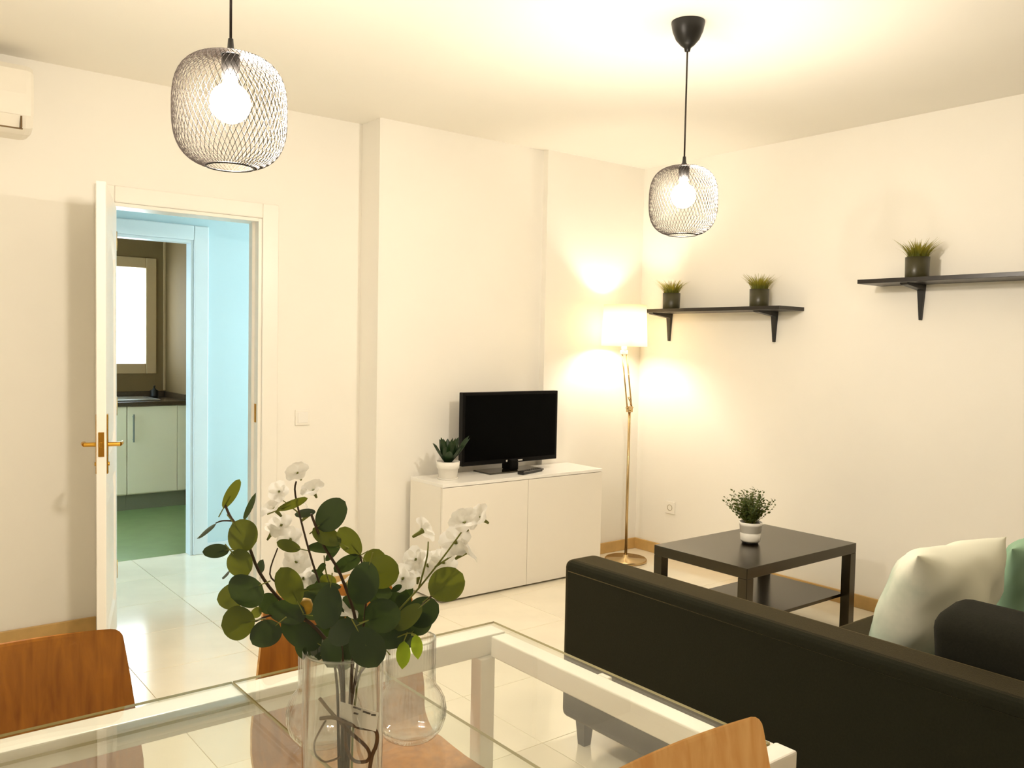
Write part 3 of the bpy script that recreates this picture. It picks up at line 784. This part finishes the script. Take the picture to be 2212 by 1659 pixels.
tv = thing('television', 'black flat-screen television on the white sideboard', 'television', (3.247, 4.115, CZ))
box('tv_housing', (-0.367, -0.012, 0.052), (0.367, 0.03, 0.487), M_tvbody, tv, bevel=0.004)
box('screen', (-0.350, -0.0135, 0.078), (0.350, -0.011, 0.470), M_tvscr, tv, bevel=0.0005)
bm = bmesh.new()
add_box(bm, (0.012, -0.0146, 0.060), (0.085, -0.0118, 0.068))
finish('logo', bm, M_logo, tv)
box('emblem', (-0.042, -0.0146, 0.060), (-0.030, -0.0118, 0.071), M_logo, tv)
bm = bmesh.new()
for z, hx, y0, y1 in ((0.0085, 0.032, -0.045, 0.045),):
    add_box(bm, (-hx, y0, z), (hx, y1, 0.075), 0.008)
finish('stand_neck', bm, M_tvbody, tv)
box('stand_base', (-0.21, -0.075, 0.0), (0.21, 0.095, 0.009), mat('stand_glass_black', (46, 40, 26), 0.08, noise=0.05, coat=0.6), tv, bevel=0.003)

rc = thing('remote_control', 'black remote control lying in front of the television', 'remote', (3.30, 3.985, CZ), math.radians(17))
bm = bmesh.new()
add_box(bm, (-0.105, -0.024, 0.0), (0.105, 0.024, 0.019), 0.006, 3)
finish('remote_body', bm, M_black, rc)
bm = bmesh.new()
for i in range(8):
    for j in range(3):
        add_box(bm, (-0.085 + i * 0.02, -0.017 + j * 0.013, 0.0188), (-0.072 + i * 0.02, -0.009 + j * 0.013, 0.0205))
finish('keypad', bm, mat('key_grey', (60, 56, 50), 0.6, noise=0.02), rc)

def leaf_mesh(length, width, cup=0.25, fold=0.12, power=0.75, nseg=6, tipsharp=1.0, rnd=0.62):
    """one leaf along +x, width in y, curved and creased along its midrib"""
    bm = bmesh.new()
    rows = []
    for i in range(nseg + 1):
        t = i / nseg
        w = width * 0.5 * (math.sin(math.pi * min(1, max(0, t)) ** power)) ** rnd if 0 < t < 1 else 0.0
        if t > 0.7 and tipsharp > 1:
            w *= 1 - (tipsharp - 1) * (t - 0.7)
        z = cup * length * (t * t) * 0.5
        if i in (0, nseg):
            rows.append([bm.verts.new((t * length, 0, z))])
        else:
            rows.append([bm.verts.new((t * length, s * w, z + abs(s) * fold * width * 0.5)) for s in (-1, -0.5, 0, 0.5, 1)])
    for a, b in zip(rows, rows[1:]):
        if len(a) == 1:
            for k in range(4):
                bm.faces.new((a[0], b[k], b[k + 1]))
        elif len(b) == 1:
            for k in range(4):
                bm.faces.new((a[k], b[0], a[k + 1]))
        else:
            for k in range(4):
                bm.faces.new((a[k], b[k], b[k + 1], a[k + 1]))
    return bm

def pot_prof(r0, r1, h, lip=0.004, foot=None):
    return [(0.0, 0.0), (r0, 0.0), (r1, h), (r1 - lip, h), (r1 - lip - 0.002, h - 0.02), (0.0, h - 0.02)]

# small plant left of the TV
p1 = thing('potted_plant', 'dark green plant in a small white pot left of the television', 'plant', (2.745, 4.05, CZ))
pt = lathe('pot', [(0, 0), (0.046, 0), (0.052, 0.004), (0.058, 0.06), (0.064, 0.062), (0.067, 0.102), (0.063, 0.102), (0.060, 0.085), (0, 0.085)], M_potwhite, p1, 40)
lathe('saucer', [(0, 0.0), (0.056, 0.0), (0.062, 0.008), (0.055, 0.008), (0, 0.004)], M_potwhite, pt, 40)
lathe('soil', [(0, 0.082), (0.0605, 0.082), (0.0605, 0.09), (0, 0.096)], M_soil, p1, 24)
rr = random.Random(11)
specs = [(200, 62, .17), (170, 48, .15), (225, 50, .13), (250, 60, .15), (280, 66, .16), (320, 62, .15), (350, 42, .19), (5, 40, .21), (20, 52, .17), (60, 60, .15),
         (100, 58, .15), (135, 50, .14), (300, 48, .12), (240, 38, .12), (335, 52, .13), (180, 74, .15), (0, 76, .15)]
for az, el, ln in specs:
    bm = leaf_mesh(ln, 0.048, 0.25, 0.35, 0.85)
    o = finish('leaf', bm, M_darkleaf, p1, (0.012 * math.cos(math.radians(az)), 0.012 * math.sin(math.radians(az)), 0.085), (0, 0, 0), smooth=True)
    o.rotation_euler = (0, -math.radians(el), math.radians(az))

# ------------------------------------------------------------------ coffee table
ct = thing('coffee_table', 'black-brown coffee table with lower shelf in front of the right wall', 'coffee table', (3.655, 2.605, 0))
TX, TY = 0.455, 0.278
box('tabletop', (-TX, -TY, 0.40), (TX, TY, 0.45), M_lack, ct, bevel=0.002)
for sx in (-1, 1):
    for sy in (-1, 1):
        a, b = sorted((sx * TX, sx * (TX - 0.05)))
        c, d = sorted((sy * TY, sy * (TY - 0.05)))
        box('leg', (a, c, 0), (b, d, 0.3995), M_lack, ct, bevel=0.002)
box('lower_shelf', (-TX + 0.012, -TY + 0.052, 0.165), (TX - 0.012, TY - 0.052, 0.181), M_lack, ct, bevel=0.001)

p2 = thing('potted_herb', 'bushy herb in a grooved white pot on the coffee table', 'plant', (3.64, 2.635, 0.45))
lathe('pot', [(0, 0.012), (0.046, 0.012), (0.049, 0.02), (0.0515, 0.050), (0.049, 0.053), (0.049, 0.058), (0.0525, 0.061), (0.0545, 0.090), (0.0565, 0.092), (0.0575, 0.11), (0.054, 0.11), (0.053, 0.095), (0, 0.095)], M_potwhite, p2, 44)
lathe('pot_foot', [(0, 0), (0.040, 0), (0.041, 0.0125), (0, 0.0125)], M_black, p2, 32)
lathe('soil', [(0, 0.094), (0.0545, 0.094), (0.0545, 0.100), (0, 0.106)], M_soil, p2, 24)
rr = random.Random(5)
stems = bmesh.new()
lv = bmesh.new()
for s in range(84):
    az = rr.uniform(0, 2 * math.pi)
    el = math.radians(rr.uniform(36, 88))
    ln = rr.uniform(0.10, 0.16) * (1.0 if el < 1.3 else 1.05)
    d = Vector((math.cos(az) * math.cos(el), math.sin(az) * math.cos(el), math.sin(el)))
    b0 = Vector((math.cos(az) * 0.03 * rr.random(), math.sin(az) * 0.03 * rr.random(), 0.10))
    pts = [b0 + d * ln * t + Vector((0, 0, 0.02 * t * t)) for t in (0, .35, .7, 1)]
    add_tube(stems, pts, 0.0012, 4, 0.0006)
    for q in range(15):
        t = 0.2 + 0.8 * q / 14
        P = b0 + d * ln * t + Vector((0, 0, 0.02 * t * t))
        a2 = q * 2.4 + rr.random()
        side = Vector((math.cos(a2), math.sin(a2), 0.35 + 0.4 * rr.random())).normalized()
        L_ = rr.uniform(0.013, 0.024)
        w = side.cross(d).normalized() * L_ * 0.28
        v = [lv.verts.new(P), lv.verts.new(P + side * L_ * 0.5 + w), lv.verts.new(P + side * L_), lv.verts.new(P + side * L_ * 0.5 - w)]
        lv.faces.new(v)
o = finish('stems', stems, M_gstem, p2)
o['kind'] = 'stuff'
o = finish('foliage', lv, M_herb, p2)
o['kind'] = 'stuff'

# ------------------------------------------------------------------ wall shelves
def shelf(y0, y1, z, brackets, label):
    t = thing('wall_shelf', label, 'shelf', (XR, 0, z), 0, 'black wall shelves')
    box('shelf_board', (-0.245, y0, 0.0), (0, y1, 0.022), M_shelf, t, bevel=0.0015)
    for by in brackets:
        bm = bmesh.new()
        # upright tapering downwards, arm tapering to the front
        for pts, ax in ((((0, -0.185), (-0.016, -0.185), (-0.022, -0.02), (-0.022, -0.0005), (0, -0.0005)), 0),
                        (((-0.02, -0.0005), (-0.02, -0.03), (-0.19, -0.010), (-0.20, -0.0005)), 0)):
            v0 = [bm.verts.new((x, by - 0.020 * (0.32 + 0.68 * (zz + 0.185) / 0.185), zz)) for x, zz in pts]
            v1 = [bm.verts.new((x, by + 0.020 * (0.32 + 0.68 * (zz + 0.185) / 0.185), zz)) for x, zz in pts]
            n = len(pts)
            for i in range(n):
                bm.faces.new((v0[i], v0[(i + 1) % n], v1[(i + 1) % n], v1[i]))
            bm.faces.new(v0)
            bm.faces.new(v1)
        finish('bracket', bm, M_black, t)
    return t
shelf(2.925, 4.04, 1.664, (3.12, 3.955), 'black wall shelf nearest the floor lamp, two grass pots on it')
shelf(1.34, 2.455, 1.788, (2.228, 1.50), 'higher black wall shelf reaching past the photo edge, one grass pot on it')

def grass_pot(name, y, z, s, label, seed):
    x = 4.37
    t = thing(name, label, 'plant', (x, y, z), 0, 'grass pots on the wall shelves')
    lathe('pot', [(0, 0), (0.054 * s, 0), (0.057 * s, 0.004), (0.059 * s, 0.11 * s), (0.055 * s, 0.11 * s), (0.054 * s, 0.095 * s), (0, 0.095 * s)], M_potolive, t, 40)
    lathe('soil', [(0, 0.09 * s), (0.0545 * s, 0.09 * s), (0.0545 * s, 0.098 * s), (0, 0.103 * s)], M_soil, t, 20)
    rr = random.Random(seed)
    bm = bmesh.new()
    for k in range(200):
        az = rr.uniform(0, 2 * math.pi)
        r0 = 0.046 * s * math.sqrt(rr.random())
        lean = rr.uniform(0.0, 0.45) + 0.5 * r0 / (0.05 * s)
        ln = rr.uniform(0.065, 0.118) * s
        b = Vector((math.cos(az) * r0, math.sin(az) * r0, 0.095 * s))
        d = Vector((math.cos(az), math.sin(az), 0))
        a2 = az + math.pi / 2 + rr.uniform(-0.8, 0.8)
        w = Vector((math.cos(a2), math.sin(a2), 0)) * 0.0048 * s
        pr = None
        for q in range(4):
            u = q / 3
            P = b + Vector((0, 0, ln * u * (1 - 0.12 * u))) + d * lean * ln * u * u
            ww = w * (1 - u * 0.92)
            cur = (bm.verts.new(P - ww), bm.verts.new(P + ww))
            if pr:
                bm.faces.new((pr[0], pr[1], cur[1], cur[0]))
            pr = cur
    o = finish('grass', bm, M_grass, t)
    o['kind'] = 'stuff'
grass_pot('grass_pot', 3.845, 1.686, 0.98, 'olive grass pot closest to the floor lamp on the lower shelf', 1)
grass_pot('grass_pot', 3.155, 1.686, 0.98, 'olive grass pot farther from the floor lamp on the lower shelf', 2)
grass_pot('grass_pot', 2.20, 1.810, 1.0, 'single olive grass pot on the higher wall shelf', 3)

# ------------------------------------------------------------------ sofa with chaise
SX0, SYE = 2.045, 2.275
SY0 = 0.10
sf = thing('sofa', 'charcoal corner sofa seen from behind its low back', 'sofa', (SX0, SY0, 0))
LY = SYE - SY0
bm = bmesh.new()
add_box(bm, (0, 0, 0.095), (0.155, LY, 0.668), 0.028, 4)
finish('backrest', bm, M_sofa, sf, smooth=False)
# raised seam round the back panel, below the top edge
bm = bmesh.new()
add_tube(bm, [(0.0008, 0.03, 0.630), (0.0008, LY - 0.028, 0.630)], 0.0018, 6)
finish('piping', bm, M_sofa, sf, smooth=True)
box('base_frame', (0.15, 0.0, 0.10), (0.775, LY - 0.005, 0.285), M_sofa, sf, bevel=0.02, seg=3)
box('chaise_base', (0.70, 0.0, 0.10), (1.50, 1.585, 0.285), M_sofa, sf, bevel=0.02, seg=3)
box('seat_cushion', (0.152, 1.592, 0.286), (0.785, LY - 0.004, 0.435), M_sofa, sf, bevel=0.03, seg=4)
box('chaise_cushion', (0.152, 0.0, 0.286), (1.51, 1.588, 0.435), M_sofa, sf, bevel=0.03, seg=4)
for lx, ly in ((0.06, LY - 0.07), (0.06, 0.12), (0.06, LY / 2), (0.70, LY - 0.07), (1.42, 0.10), (1.42, 1.48)):
    bm = bmesh.new()
    a = [bm.verts.new((lx + sx * 0.024, ly + sy * 0.024, 0.0965)) for sx, sy in ((-1, -1), (1, -1), (1, 1), (-1, 1))]
    b = [bm.verts.new((lx + sx * 0.016, ly + sy * 0.016, 0.0)) for sx, sy in ((-1, -1), (1, -1), (1, 1), (-1, 1))]
    for i in range(4):
        bm.faces.new((a[i], a[(i + 1) % 4], b[(i + 1) % 4], b[i]))
    bm.faces.new(a)
    bm.faces.new(b)
    finish('leg', bm, M_black, sf)

def pillow(name, w, h, t, material, label, cat, loc, rot, seed, wrinkle=0.012, group=None):
    rr = random.Random(seed)
    ph = [rr.uniform(0, 6.28) for _ in range(8)]
    bm = bmesh.new()
    N = 28
    def pt(u, v, side):
        # corners drawn out, sides pulled in
        ex = 1 - 0.10 * (1 - abs(v) ** 2.0) * abs(u) ** 6
        ey = 1 - 0.10 * (1 - abs(u) ** 2.0) * abs(v) ** 6
        d = (max(0, 1 - u * u) ** 0.55) * (max(0, 1 - v * v) ** 0.55)
        wr = wrinkle * d * (math.sin(5 * u + 3 * v + ph[0]) + 0.6 * math.sin(9 * v - 6 * u + ph[1]) + 0.5 * math.sin(12 * u * v + ph[2] + 4 * u))
        return (u * w / 2 * ex, v * h / 2 * ey, side * (t / 2 * d + wr))
    grids = []
    for side in (1, -1):
        g = {}
        for i in range(N + 1):
            for j in range(N + 1):
                u, v = -1 + 2 * i / N, -1 + 2 * j / N
                # denser near the border
                u, v = math.sin(u * math.pi / 2), math.sin(v * math.pi / 2)
                g[i, j] = bm.verts.new(pt(u, v, side))
        for i in range(N):
            for j in range(N):
                bm.faces.new((g[i, j], g[i + 1, j], g[i + 1, j + 1], g[i, j + 1]))
        grids.append(g)
    bmesh.ops.remove_doubles(bm, verts=bm.verts, dist=1e-4)
    o = finish(name, bm, material, None, loc, rot, smooth=True)
    return tag(o, label, cat, group)

def pillow_print(name, base, dark, edge, scale=3.0, lo=0.45, hi=0.65, axis=None):
    """watercolour print: soft dark blotches on pale cloth, with light and shade painted along an axis"""
    m = bpy.data.materials.new(name)
    m.use_nodes = True
    nt = m.node_tree
    p = nt.nodes['Principled BSDF']
    p.inputs['Roughness'].default_value = 0.9
    p.inputs['Specular IOR Level'].default_value = 0.2
    tc = node(nt, 'ShaderNodeTexCoord')
    nz = node(nt, 'ShaderNodeTexNoise')
    nz.inputs['Scale'].default_value = scale
    nz.inputs['Detail'].default_value = 5
    nt.links.new(tc.outputs['Object'], nz.inputs['Vector'])
    fac = nz.outputs['Fac']
    if axis:
        sep = node(nt, 'ShaderNodeSeparateXYZ')
        nt.links.new(tc.outputs['Object'], sep.inputs[0])
        ma = node(nt, 'ShaderNodeMath', operation='MULTIPLY_ADD')
        ma.inputs[1].default_value = axis[1]
        nt.links.new(sep.outputs[axis[0]], ma.inputs[0])
        nt.links.new(fac, ma.inputs[2])
        fac = ma.outputs[0]
    cr = node(nt, 'ShaderNodeValToRGB')
    e = cr.color_ramp.elements
    e[0].position, e[0].color = lo, (*lin(base), 1)
    e[1].position, e[1].color = hi, (*lin(dark), 1)
    mid = cr.color_ramp.elements.new((lo + hi) / 2)
    mid.color = (*lin(edge), 1)
    nt.links.new(fac, cr.inputs['Fac'])
    nt.links.new(cr.outputs['Color'], p.inputs['Base Color'])
    return m
M_pil_w = pillow_print('pale_print_shaded', (234, 234, 216), (34, 46, 42), (176, 192, 174), 3.4, 0.42, 0.86, ('Y', -1.5))  # print plus the front's shade, painted darker towards the bottom
M_pil_t = pillow_print('teal_print_lit', (150, 184, 156), (20, 48, 42), (84, 128, 108), 2.4, 0.40, 0.72, ('X', 0.9))  # blotches plus painted light: paler sage on the lit left side
pillow('scatter_pillow', 0.52, 0.42, 0.27, M_pil_w, 'pale pillow with soft grey-green print and painted shading leaning on the dark cushion', 'pillow',
       (2.755, 1.275, 0.640), (math.radians(111), 0, math.radians(-4)), 3)
pillow('scatter_pillow', 0.46, 0.36, 0.19, M_pil_t, 'teal green pillow behind the pale one at the photo edge', 'pillow',
       (3.36, 1.20, 0.648), (math.radians(105), math.radians(-10), math.radians(-10)), 8)
bc = thing('back_cushion', 'charcoal back cushion leaning on the sofa back beside the pale pillow', 'cushion', (2.335, 0.69, 0.437))
bm = bmesh.new()
add_box(bm, (-0.09, -0.36, 0.0), (0.09, 0.36, 0.335), 0.06, 5)
bmesh.ops.rotate(bm, cent=(0, 0, 0), matrix=Matrix.Rotation(math.radians(-9), 3, 'Y'), verts=bm.verts)
for v in bm.verts:
    v.co.z += 0.016
    v.co.x += 0.012 * math.sin(v.co.y * 9) * math.sin(v.co.z * 8)
finish('cushion_cover', bm, M_cush, bc, smooth=True)
bm = bmesh.new()
add_box(bm, (0.035, 0.10, 0.340), (0.039, 0.13, 0.352))
finish('care_label', bm, M_paper, bc)

# ------------------------------------------------------------------ dining table
TX0, TX1, TY0, TY1, TZ = -0.61, 1.285, 0.83, 1.682, 0.741
dt = thing('dining_table', 'glass-topped extendable dining table with white metal frame', 'dining table', (0, 0, 0))
def pane(name, x0, x1, y0, y1, z0, z1):
    bm = bmesh.new()
    add_box(bm, (x0, y0, z0), (x1, y1, z1))
    for f in bm.faces:
        f.material_index = 0 if abs(f.normal.z) > 0.5 else 1
    me = bpy.data.meshes.new(name)
    bm.normal_update()
    for f in bm.faces:
        f.material_index = 0 if abs(f.normal.z) > 0.5 else 1
    bm.to_mesh(me)
    bm.free()
    me.materials.append(G_table)
    me.materials.append(G_edge)
    return new_obj(name, me, dt)
pane('glass_top', TX0, 0.622, TY0 + 0.045, TY1, TZ - 0.005, TZ)
pane('glass_top', 0.625, TX1, TY0 + 0.045, TY1, TZ - 0.005, TZ)
pane('glass_leaf', TX0 + 0.06, 0.925, TY0 + 0.06, TY1 - 0.07, TZ - 0.026, TZ - 0.020)
bm = bmesh.new()
add_box(bm, (TX0 + 0.01, TY1 - 0.062, TZ - 0.055), (TX1 - 0.012, TY1 - 0.004, TZ - 0.0055), 0.003)
finish('frame_beam', bm, M_white_metal, dt)
box('frame_beam', (TX0 + 0.01, TY0 + 0.045, TZ - 0.055), (TX1 - 0.012, TY0 + 0.10, TZ - 0.0055), M_white_metal, dt, bevel=0.003)
box('frame_beam', (TX1 - 0.062, TY0 + 0.10, TZ - 0.055), (TX1 - 0.018, TY1 - 0.072, TZ - 0.0055), M_white_metal, dt, bevel=0.003)
box('frame_beam', (TX0 + 0.018, TY0 + 0.10, TZ - 0.055), (TX0 + 0.062, TY1 - 0.072, TZ - 0.0055), M_white_metal, dt, bevel=0.003)
box('end_rail', (TX0, TY0, TZ - 0.06), (TX1 + 0.016, TY0 + 0.0435, TZ - 0.002), M_white_metal, dt, bevel=0.004)
box('rail_cap', (TX1 - 0.03, TY0 + 0.0455, TZ - 0.058), (TX1 + 0.014, TY0 + 0.085, TZ - 0.0055), M_white_metal, dt, bevel=0.003)
box('clip', (TX1 - 0.0175, 1.262, TZ - 0.03), (TX1 - 0.004, 1.292, TZ - 0.006), M_white_metal, dt, bevel=0.002)
for sx, sy in ((TX0 + 0.03, TY0 + 0.05), (TX1 - 0.092, TY0 + 0.05), (TX0 + 0.03, TY1 - 0.075), (TX1 - 0.092, TY1 - 0.075)):
    lg = box('leg', (sx, sy, 0.0), (sx + 0.042, sy + 0.042, TZ - 0.0555), M_white_metal, dt, bevel=0.003)

# ------------------------------------------------------------------ chairs
def dining_chair(loc, rotz, label, wt=0.385, wb=0.46, wrap=0.030, ply=None):
    """bent-plywood chair; local +y is the direction the sitter faces, origin on the floor under the back"""
    t = thing('dining_chair', label, 'chair', (*loc, 0), rotz, 'plywood dining chairs')
    # side profile of the shell: (y, z, half width)
    prof = []
    def P(y, z, w):
        prof.append((y, z, w))
    P(0.43, 0.432, wb / 2 - 0.03)
    P(0.425, 0.448, wb / 2 - 0.01)
    P(0.38, 0.455, wb / 2)
    for k in range(1, 6):
        P(0.38 - 0.26 * k / 5, 0.455 - 0.008 * math.sin(math.pi * k / 5), wb / 2)
    for k in range(1, 7):
        a = math.pi / 2 * k / 6
        P(0.12 - 0.075 * math.sin(a), 0.455 + 0.075 * (1 - math.cos(a)), wb / 2 - 0.004)
    for k in range(1, 9):
        u = k / 8
        P(0.045 - 0.05 * u, 0.53 + 0.285 * u, (wb + (wt - wb) * u) / 2)
    # rounded top corners
    wtop = wt / 2
    for k in range(1, 5):
        a = math.pi / 2 * k / 4
        P(-0.005 - 0.002 * k, 0.815 + 0.024 * math.sin(a), wtop - 0.024 * (1 - math.cos(a)))
    M = 14
    bm = bmesh.new()
    th = 0.011
    rows = []
    for i, (y, z, w) in enumerate(prof):
        j0, j1 = max(0, i - 1), min(len(prof) - 1, i + 1)
        ty, tz = prof[j1][0] - prof[j0][0], prof[j1][1] - prof[j0][1]
        l = math.hypot(ty, tz) or 1
        ny, nz = tz / l, -ty / l   # normal of the sitting side points to +y / up
        if nz < 0 and ny < 0:
            ny, nz = -ny, -nz
        up = max(0.0, min(1.0, (z - 0.50) / 0.25))
        a, b = [], []
        for k in range(M + 1):
            s = -1 + 2 * k / M
            curve = wrap * up * (s * s)     # the back wraps round the sitter
            dip = -0.010 * (1 - up) * (1 - s * s)
            yy, zz = y + curve, z + dip
            a.append(bm.verts.new((s * w, yy, zz)))
            b.append(bm.verts.new((s * w, yy - ny * th, zz - nz * th)))
        rows.append((a, b))
    for (a0, b0), (a1, b1) in zip(rows, rows[1:]):
        for k in range(M):
            bm.faces.new((a0[k], a0[k + 1], a1[k + 1], a1[k]))
            bm.faces.new((b0[k], b1[k], b1[k + 1], b0[k + 1]))
        f1 = bm.faces.new((a0[0], a1[0], b1[0], b0[0]))
        f2 = bm.faces.new((a0[M], b0[M], b1[M], a1[M]))
        f1.material_index = f2.material_index = 1
    for a, b in (rows[0], rows[-1]):
        for k in range(M):
            f = bm.faces.new((a[k], b[k], b[k + 1], a[k + 1]))
            f.material_index = 1
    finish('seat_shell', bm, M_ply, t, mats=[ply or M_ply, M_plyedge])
    for sx in (-1, 1):
        tube('leg', spline([(sx * 0.13, 0.36, 0.4165), (sx * 0.165, 0.395, 0.398), (sx * 0.19, 0.41, 0.2), (sx * 0.205, 0.425, 0.0)]), 0.0095, M_steel, t, 10)
        tube('leg', spline([(sx * 0.13, 0.12, 0.4165), (sx * 0.165, 0.075, 0.398), (sx * 0.19, 0.05, 0.2), (sx * 0.205, 0.02, 0.0)]), 0.0095, M_steel, t, 10)
        tube('seat_rail', [(sx * 0.13, 0.12, 0.4175), (sx * 0.13, 0.36, 0.4175)], 0.0085, M_steel, t, 8)
    return t
dining_chair((0.265, 1.865), math.pi, 'plywood chair whose wide backrest shows left of the doorway floor, across the table')
dining_chair((0.945, 1.865), math.pi, 'second plywood chair mostly hidden behind the flower vase')
dining_chair((0.978, 0.822), math.pi, 'plywood chair nearest the camera, its backrest close to the table edge', wt=0.40, wrap=0.012, ply=M_ply_lit)

# ------------------------------------------------------------------ vases
VX, VY = 0.487, 0.940
def vase(name, prof_out, thick, label, loc, ribs=None, n=64):
    t = thing(name, label, 'vase', loc)
    inner = [(max(0.0, r - thick), z) for r, z in prof_out]
    base_t = 0.008
    inn = [(r, max(z, base_t)) for r, z in inner if z >= base_t or r > 0]
    prof = prof_out + [(prof_out[-1][0] - thick, prof_out[-1][1])] + [p for p in reversed(inner) if p[1] > base_t] + [(prof_out[1][0] - thick, base_t), (0.0, base_t)]
    lathe('glass_body', prof, G_vase, t, n, caps=False, ribs=ribs)
    rim = prof_out[-1]
    rr_ = rim[0] - thick / 2
    tube('rim', [(rr_ * math.cos(2 * math.pi * i / 64), rr_ * math.sin(2 * math.pi * i / 64), rim[1]) for i in range(64)], thick * 0.55, glass(name + '_rim', (0.86, 0.88, 0.84), 0.18), t, 8, closed=True)
    return t
vase('cylinder_vase', [(0.0, 0.0), (0.044, 0.0), (0.0485, 0.004), (0.049, 0.02), (0.049, 0.312)], 0.0035, 'clear cylinder vase holding the eucalyptus and white flowers', (VX, VY, TZ + 0.0002))
bulb_prof = [(0.0, 0.0), (0.036, 0.0), (0.046, 0.006), (0.057, 0.020), (0.0625, 0.038), (0.063, 0.052), (0.060, 0.068), (0.053, 0.082), (0.046, 0.090), (0.0435, 0.097), (0.043, 0.110), (0.0435, 0.176)]
vase('bulb_vase', bulb_prof, 0.003, 'ribbed clear vase with round belly right of the flower stems', (0.784, 1.262, TZ + 0.0002), (40, 0.006), 160)
vase('bulb_vase', bulb_prof, 0.003, 'ribbed clear vase with round belly partly behind the cylinder vase', (0.655, 1.335, TZ + 0.0002), (40, 0.006), 160)

# ------------------------------------------------------------------ flower arrangement in the cylinder vase
fa = thing('flower_arrangement', 'eucalyptus branches with small white flowers tied with twine', 'bouquet', (VX, VY, 0.76))
OFF = Vector((VX, VY, 0.76))
LM = {0: M_euca, 1: M_euca_lit, 2: M_lime, 3: M_euca}
rr = random.Random(21)
for bx, by, bz, tx, ty, tz, wx, wy, wz, k in LEAVES:
    B, T, Wv = Vector((bx, by, bz)), Vector((tx, ty, tz)), Vector((wx, wy, wz))
    L = (T - B).length
    ax = (T - B).normalized()
    wl = Wv.length * (1.0 if k > 1 else 1.16)
    wv = Wv.normalized()
    nn = ax.cross(wv)
    if k == 2 or k == 3:
        bm = leaf_mesh(L, wl, 0.1, 0.12, 0.95, 7, 1.6)
    else:
        bm = leaf_mesh(L, wl, rr.uniform(-0.12, 0.18), rr.uniform(0.0, 0.12), rr.uniform(0.8, 1.15), 14, 1.0, 0.5)
    mtx = Matrix((( ax.x, wv.x, nn.x, B.x - OFF.x), (ax.y, wv.y, nn.y, B.y - OFF.y), (ax.z, wv.z, nn.z, B.z - OFF.z), (0, 0, 0, 1)))
    bmesh.ops.transform(bm, matrix=mtx, verts=bm.verts)
    lo = finish('leaf', bm, LM[k], fa, smooth=True)
    if k == 2:
        lo['label'] = 'bright lime green pointed leaf'
    if k in (0, 1) and L > 0.03:
        pb = bmesh.new()
        add_tube(pb, [B - OFF - ax * 0.012 - nn * 0.001, B - OFF + ax * 0.012 + nn * 0.0012, B - OFF + ax * L * 0.45 + nn * 0.0012], 0.0008, 5, 0.0004)
        finish('midrib', pb, M_gstem, lo)
for pts, r, k in STEMS:
    tube('stem', spline([Vector(p) - OFF for p in pts], 4), r, M_gstem if k else M_stem, fa, 7, r * 0.6)
for x, y, z, nx, ny, nz, d in FLOWERS:
    n_ = Vector((nx, ny, nz)).normalized()
    u = n_.cross(Vector((0.3, 0.2, 1))).normalized()
    v = n_.cross(u)
    C_ = Vector((x, y, z)) - OFF
    bm = bmesh.new()
    R_ = d * 0.8
    a0 = rr.uniform(0, 6.28)
    for q in range(5):
        a = a0 + 2 * math.pi * q / 5
        dirv = u * math.cos(a) + v * math.sin(a)
        sd = n_.cross(dirv)
        rows = []
        for i in range(5):
            t = i / 4
            w = R_ * 0.55 * math.sin(math.pi * (0.12 + 0.80 * t)) ** 0.7
            h = R_ * (0.55 * t - 0.35 * t * t + rr.uniform(-0.03, 0.03))
            c = C_ + dirv * R_ * (0.08 + 0.92 * t) + n_ * h
            rows.append([bm.verts.new(c - sd * w + n_ * w * 0.25), bm.verts.new(c), bm.verts.new(c + sd * w + n_ * w * 0.25)])
        for a_, b_ in zip(rows, rows[1:]):
            bm.faces.new((a_[0], a_[1], b_[1], b_[0]))
            bm.faces.new((a_[1], a_[2], b_[2], b_[1]))
    fo = finish('flower', bm, M_petal, fa, smooth=True)
    cb_ = bmesh.new()
    add_tube(cb_, [C_ - n_ * R_ * 0.85, C_ - n_ * R_ * 0.4, C_ + n_ * R_ * 0.01], R_ * 0.09, 6, R_ * 0.2)
    finish('calyx', cb_, M_gstem, fo, smooth=True)
for pts, r in TWINE:
    tube('twine', spline([Vector(p) - OFF for p in pts], 5), r, M_twine, fa, 8)
bm = bmesh.new()
add_lathe(bm, [(0.0, -0.011), (0.008, -0.008), (0.011, 0), (0.008, 0.008), (0, 0.011)], 12)
finish('bud', bm, mat('yellow_bud', (190, 150, 40), 0.6, noise=0.2, nscale=60), fa, Vector(BUD) - OFF, smooth=True)
# paper care tag hanging between the stems, with illegible small print
c = sum((Vector(p) for p in TAG), Vector()) / 4
n_ = (Vector(TAG[1]) - Vector(TAG[0])).cross(Vector(TAG[3]) - Vector(TAG[0])).normalized()
bm = bmesh.new()
a = [bm.verts.new(Vector(p) - OFF) for p in TAG]
b = [bm.verts.new(Vector(p) - OFF + n_ * 0.0006) for p in TAG]
bm.faces.new(a)
bm.faces.new(b)
for i in range(4):
    bm.faces.new((a[i], a[(i + 1) % 4], b[(i + 1) % 4], b[i]))
tg = finish('paper_tag', bm, M_paper, fa)
bm = bmesh.new()
for p, q in MARKS:
    add_tube(bm, [Vector(p) - OFF, Vector(q) - OFF], 0.0011, 4)
finish('small_print', bm, M_ink, tg)
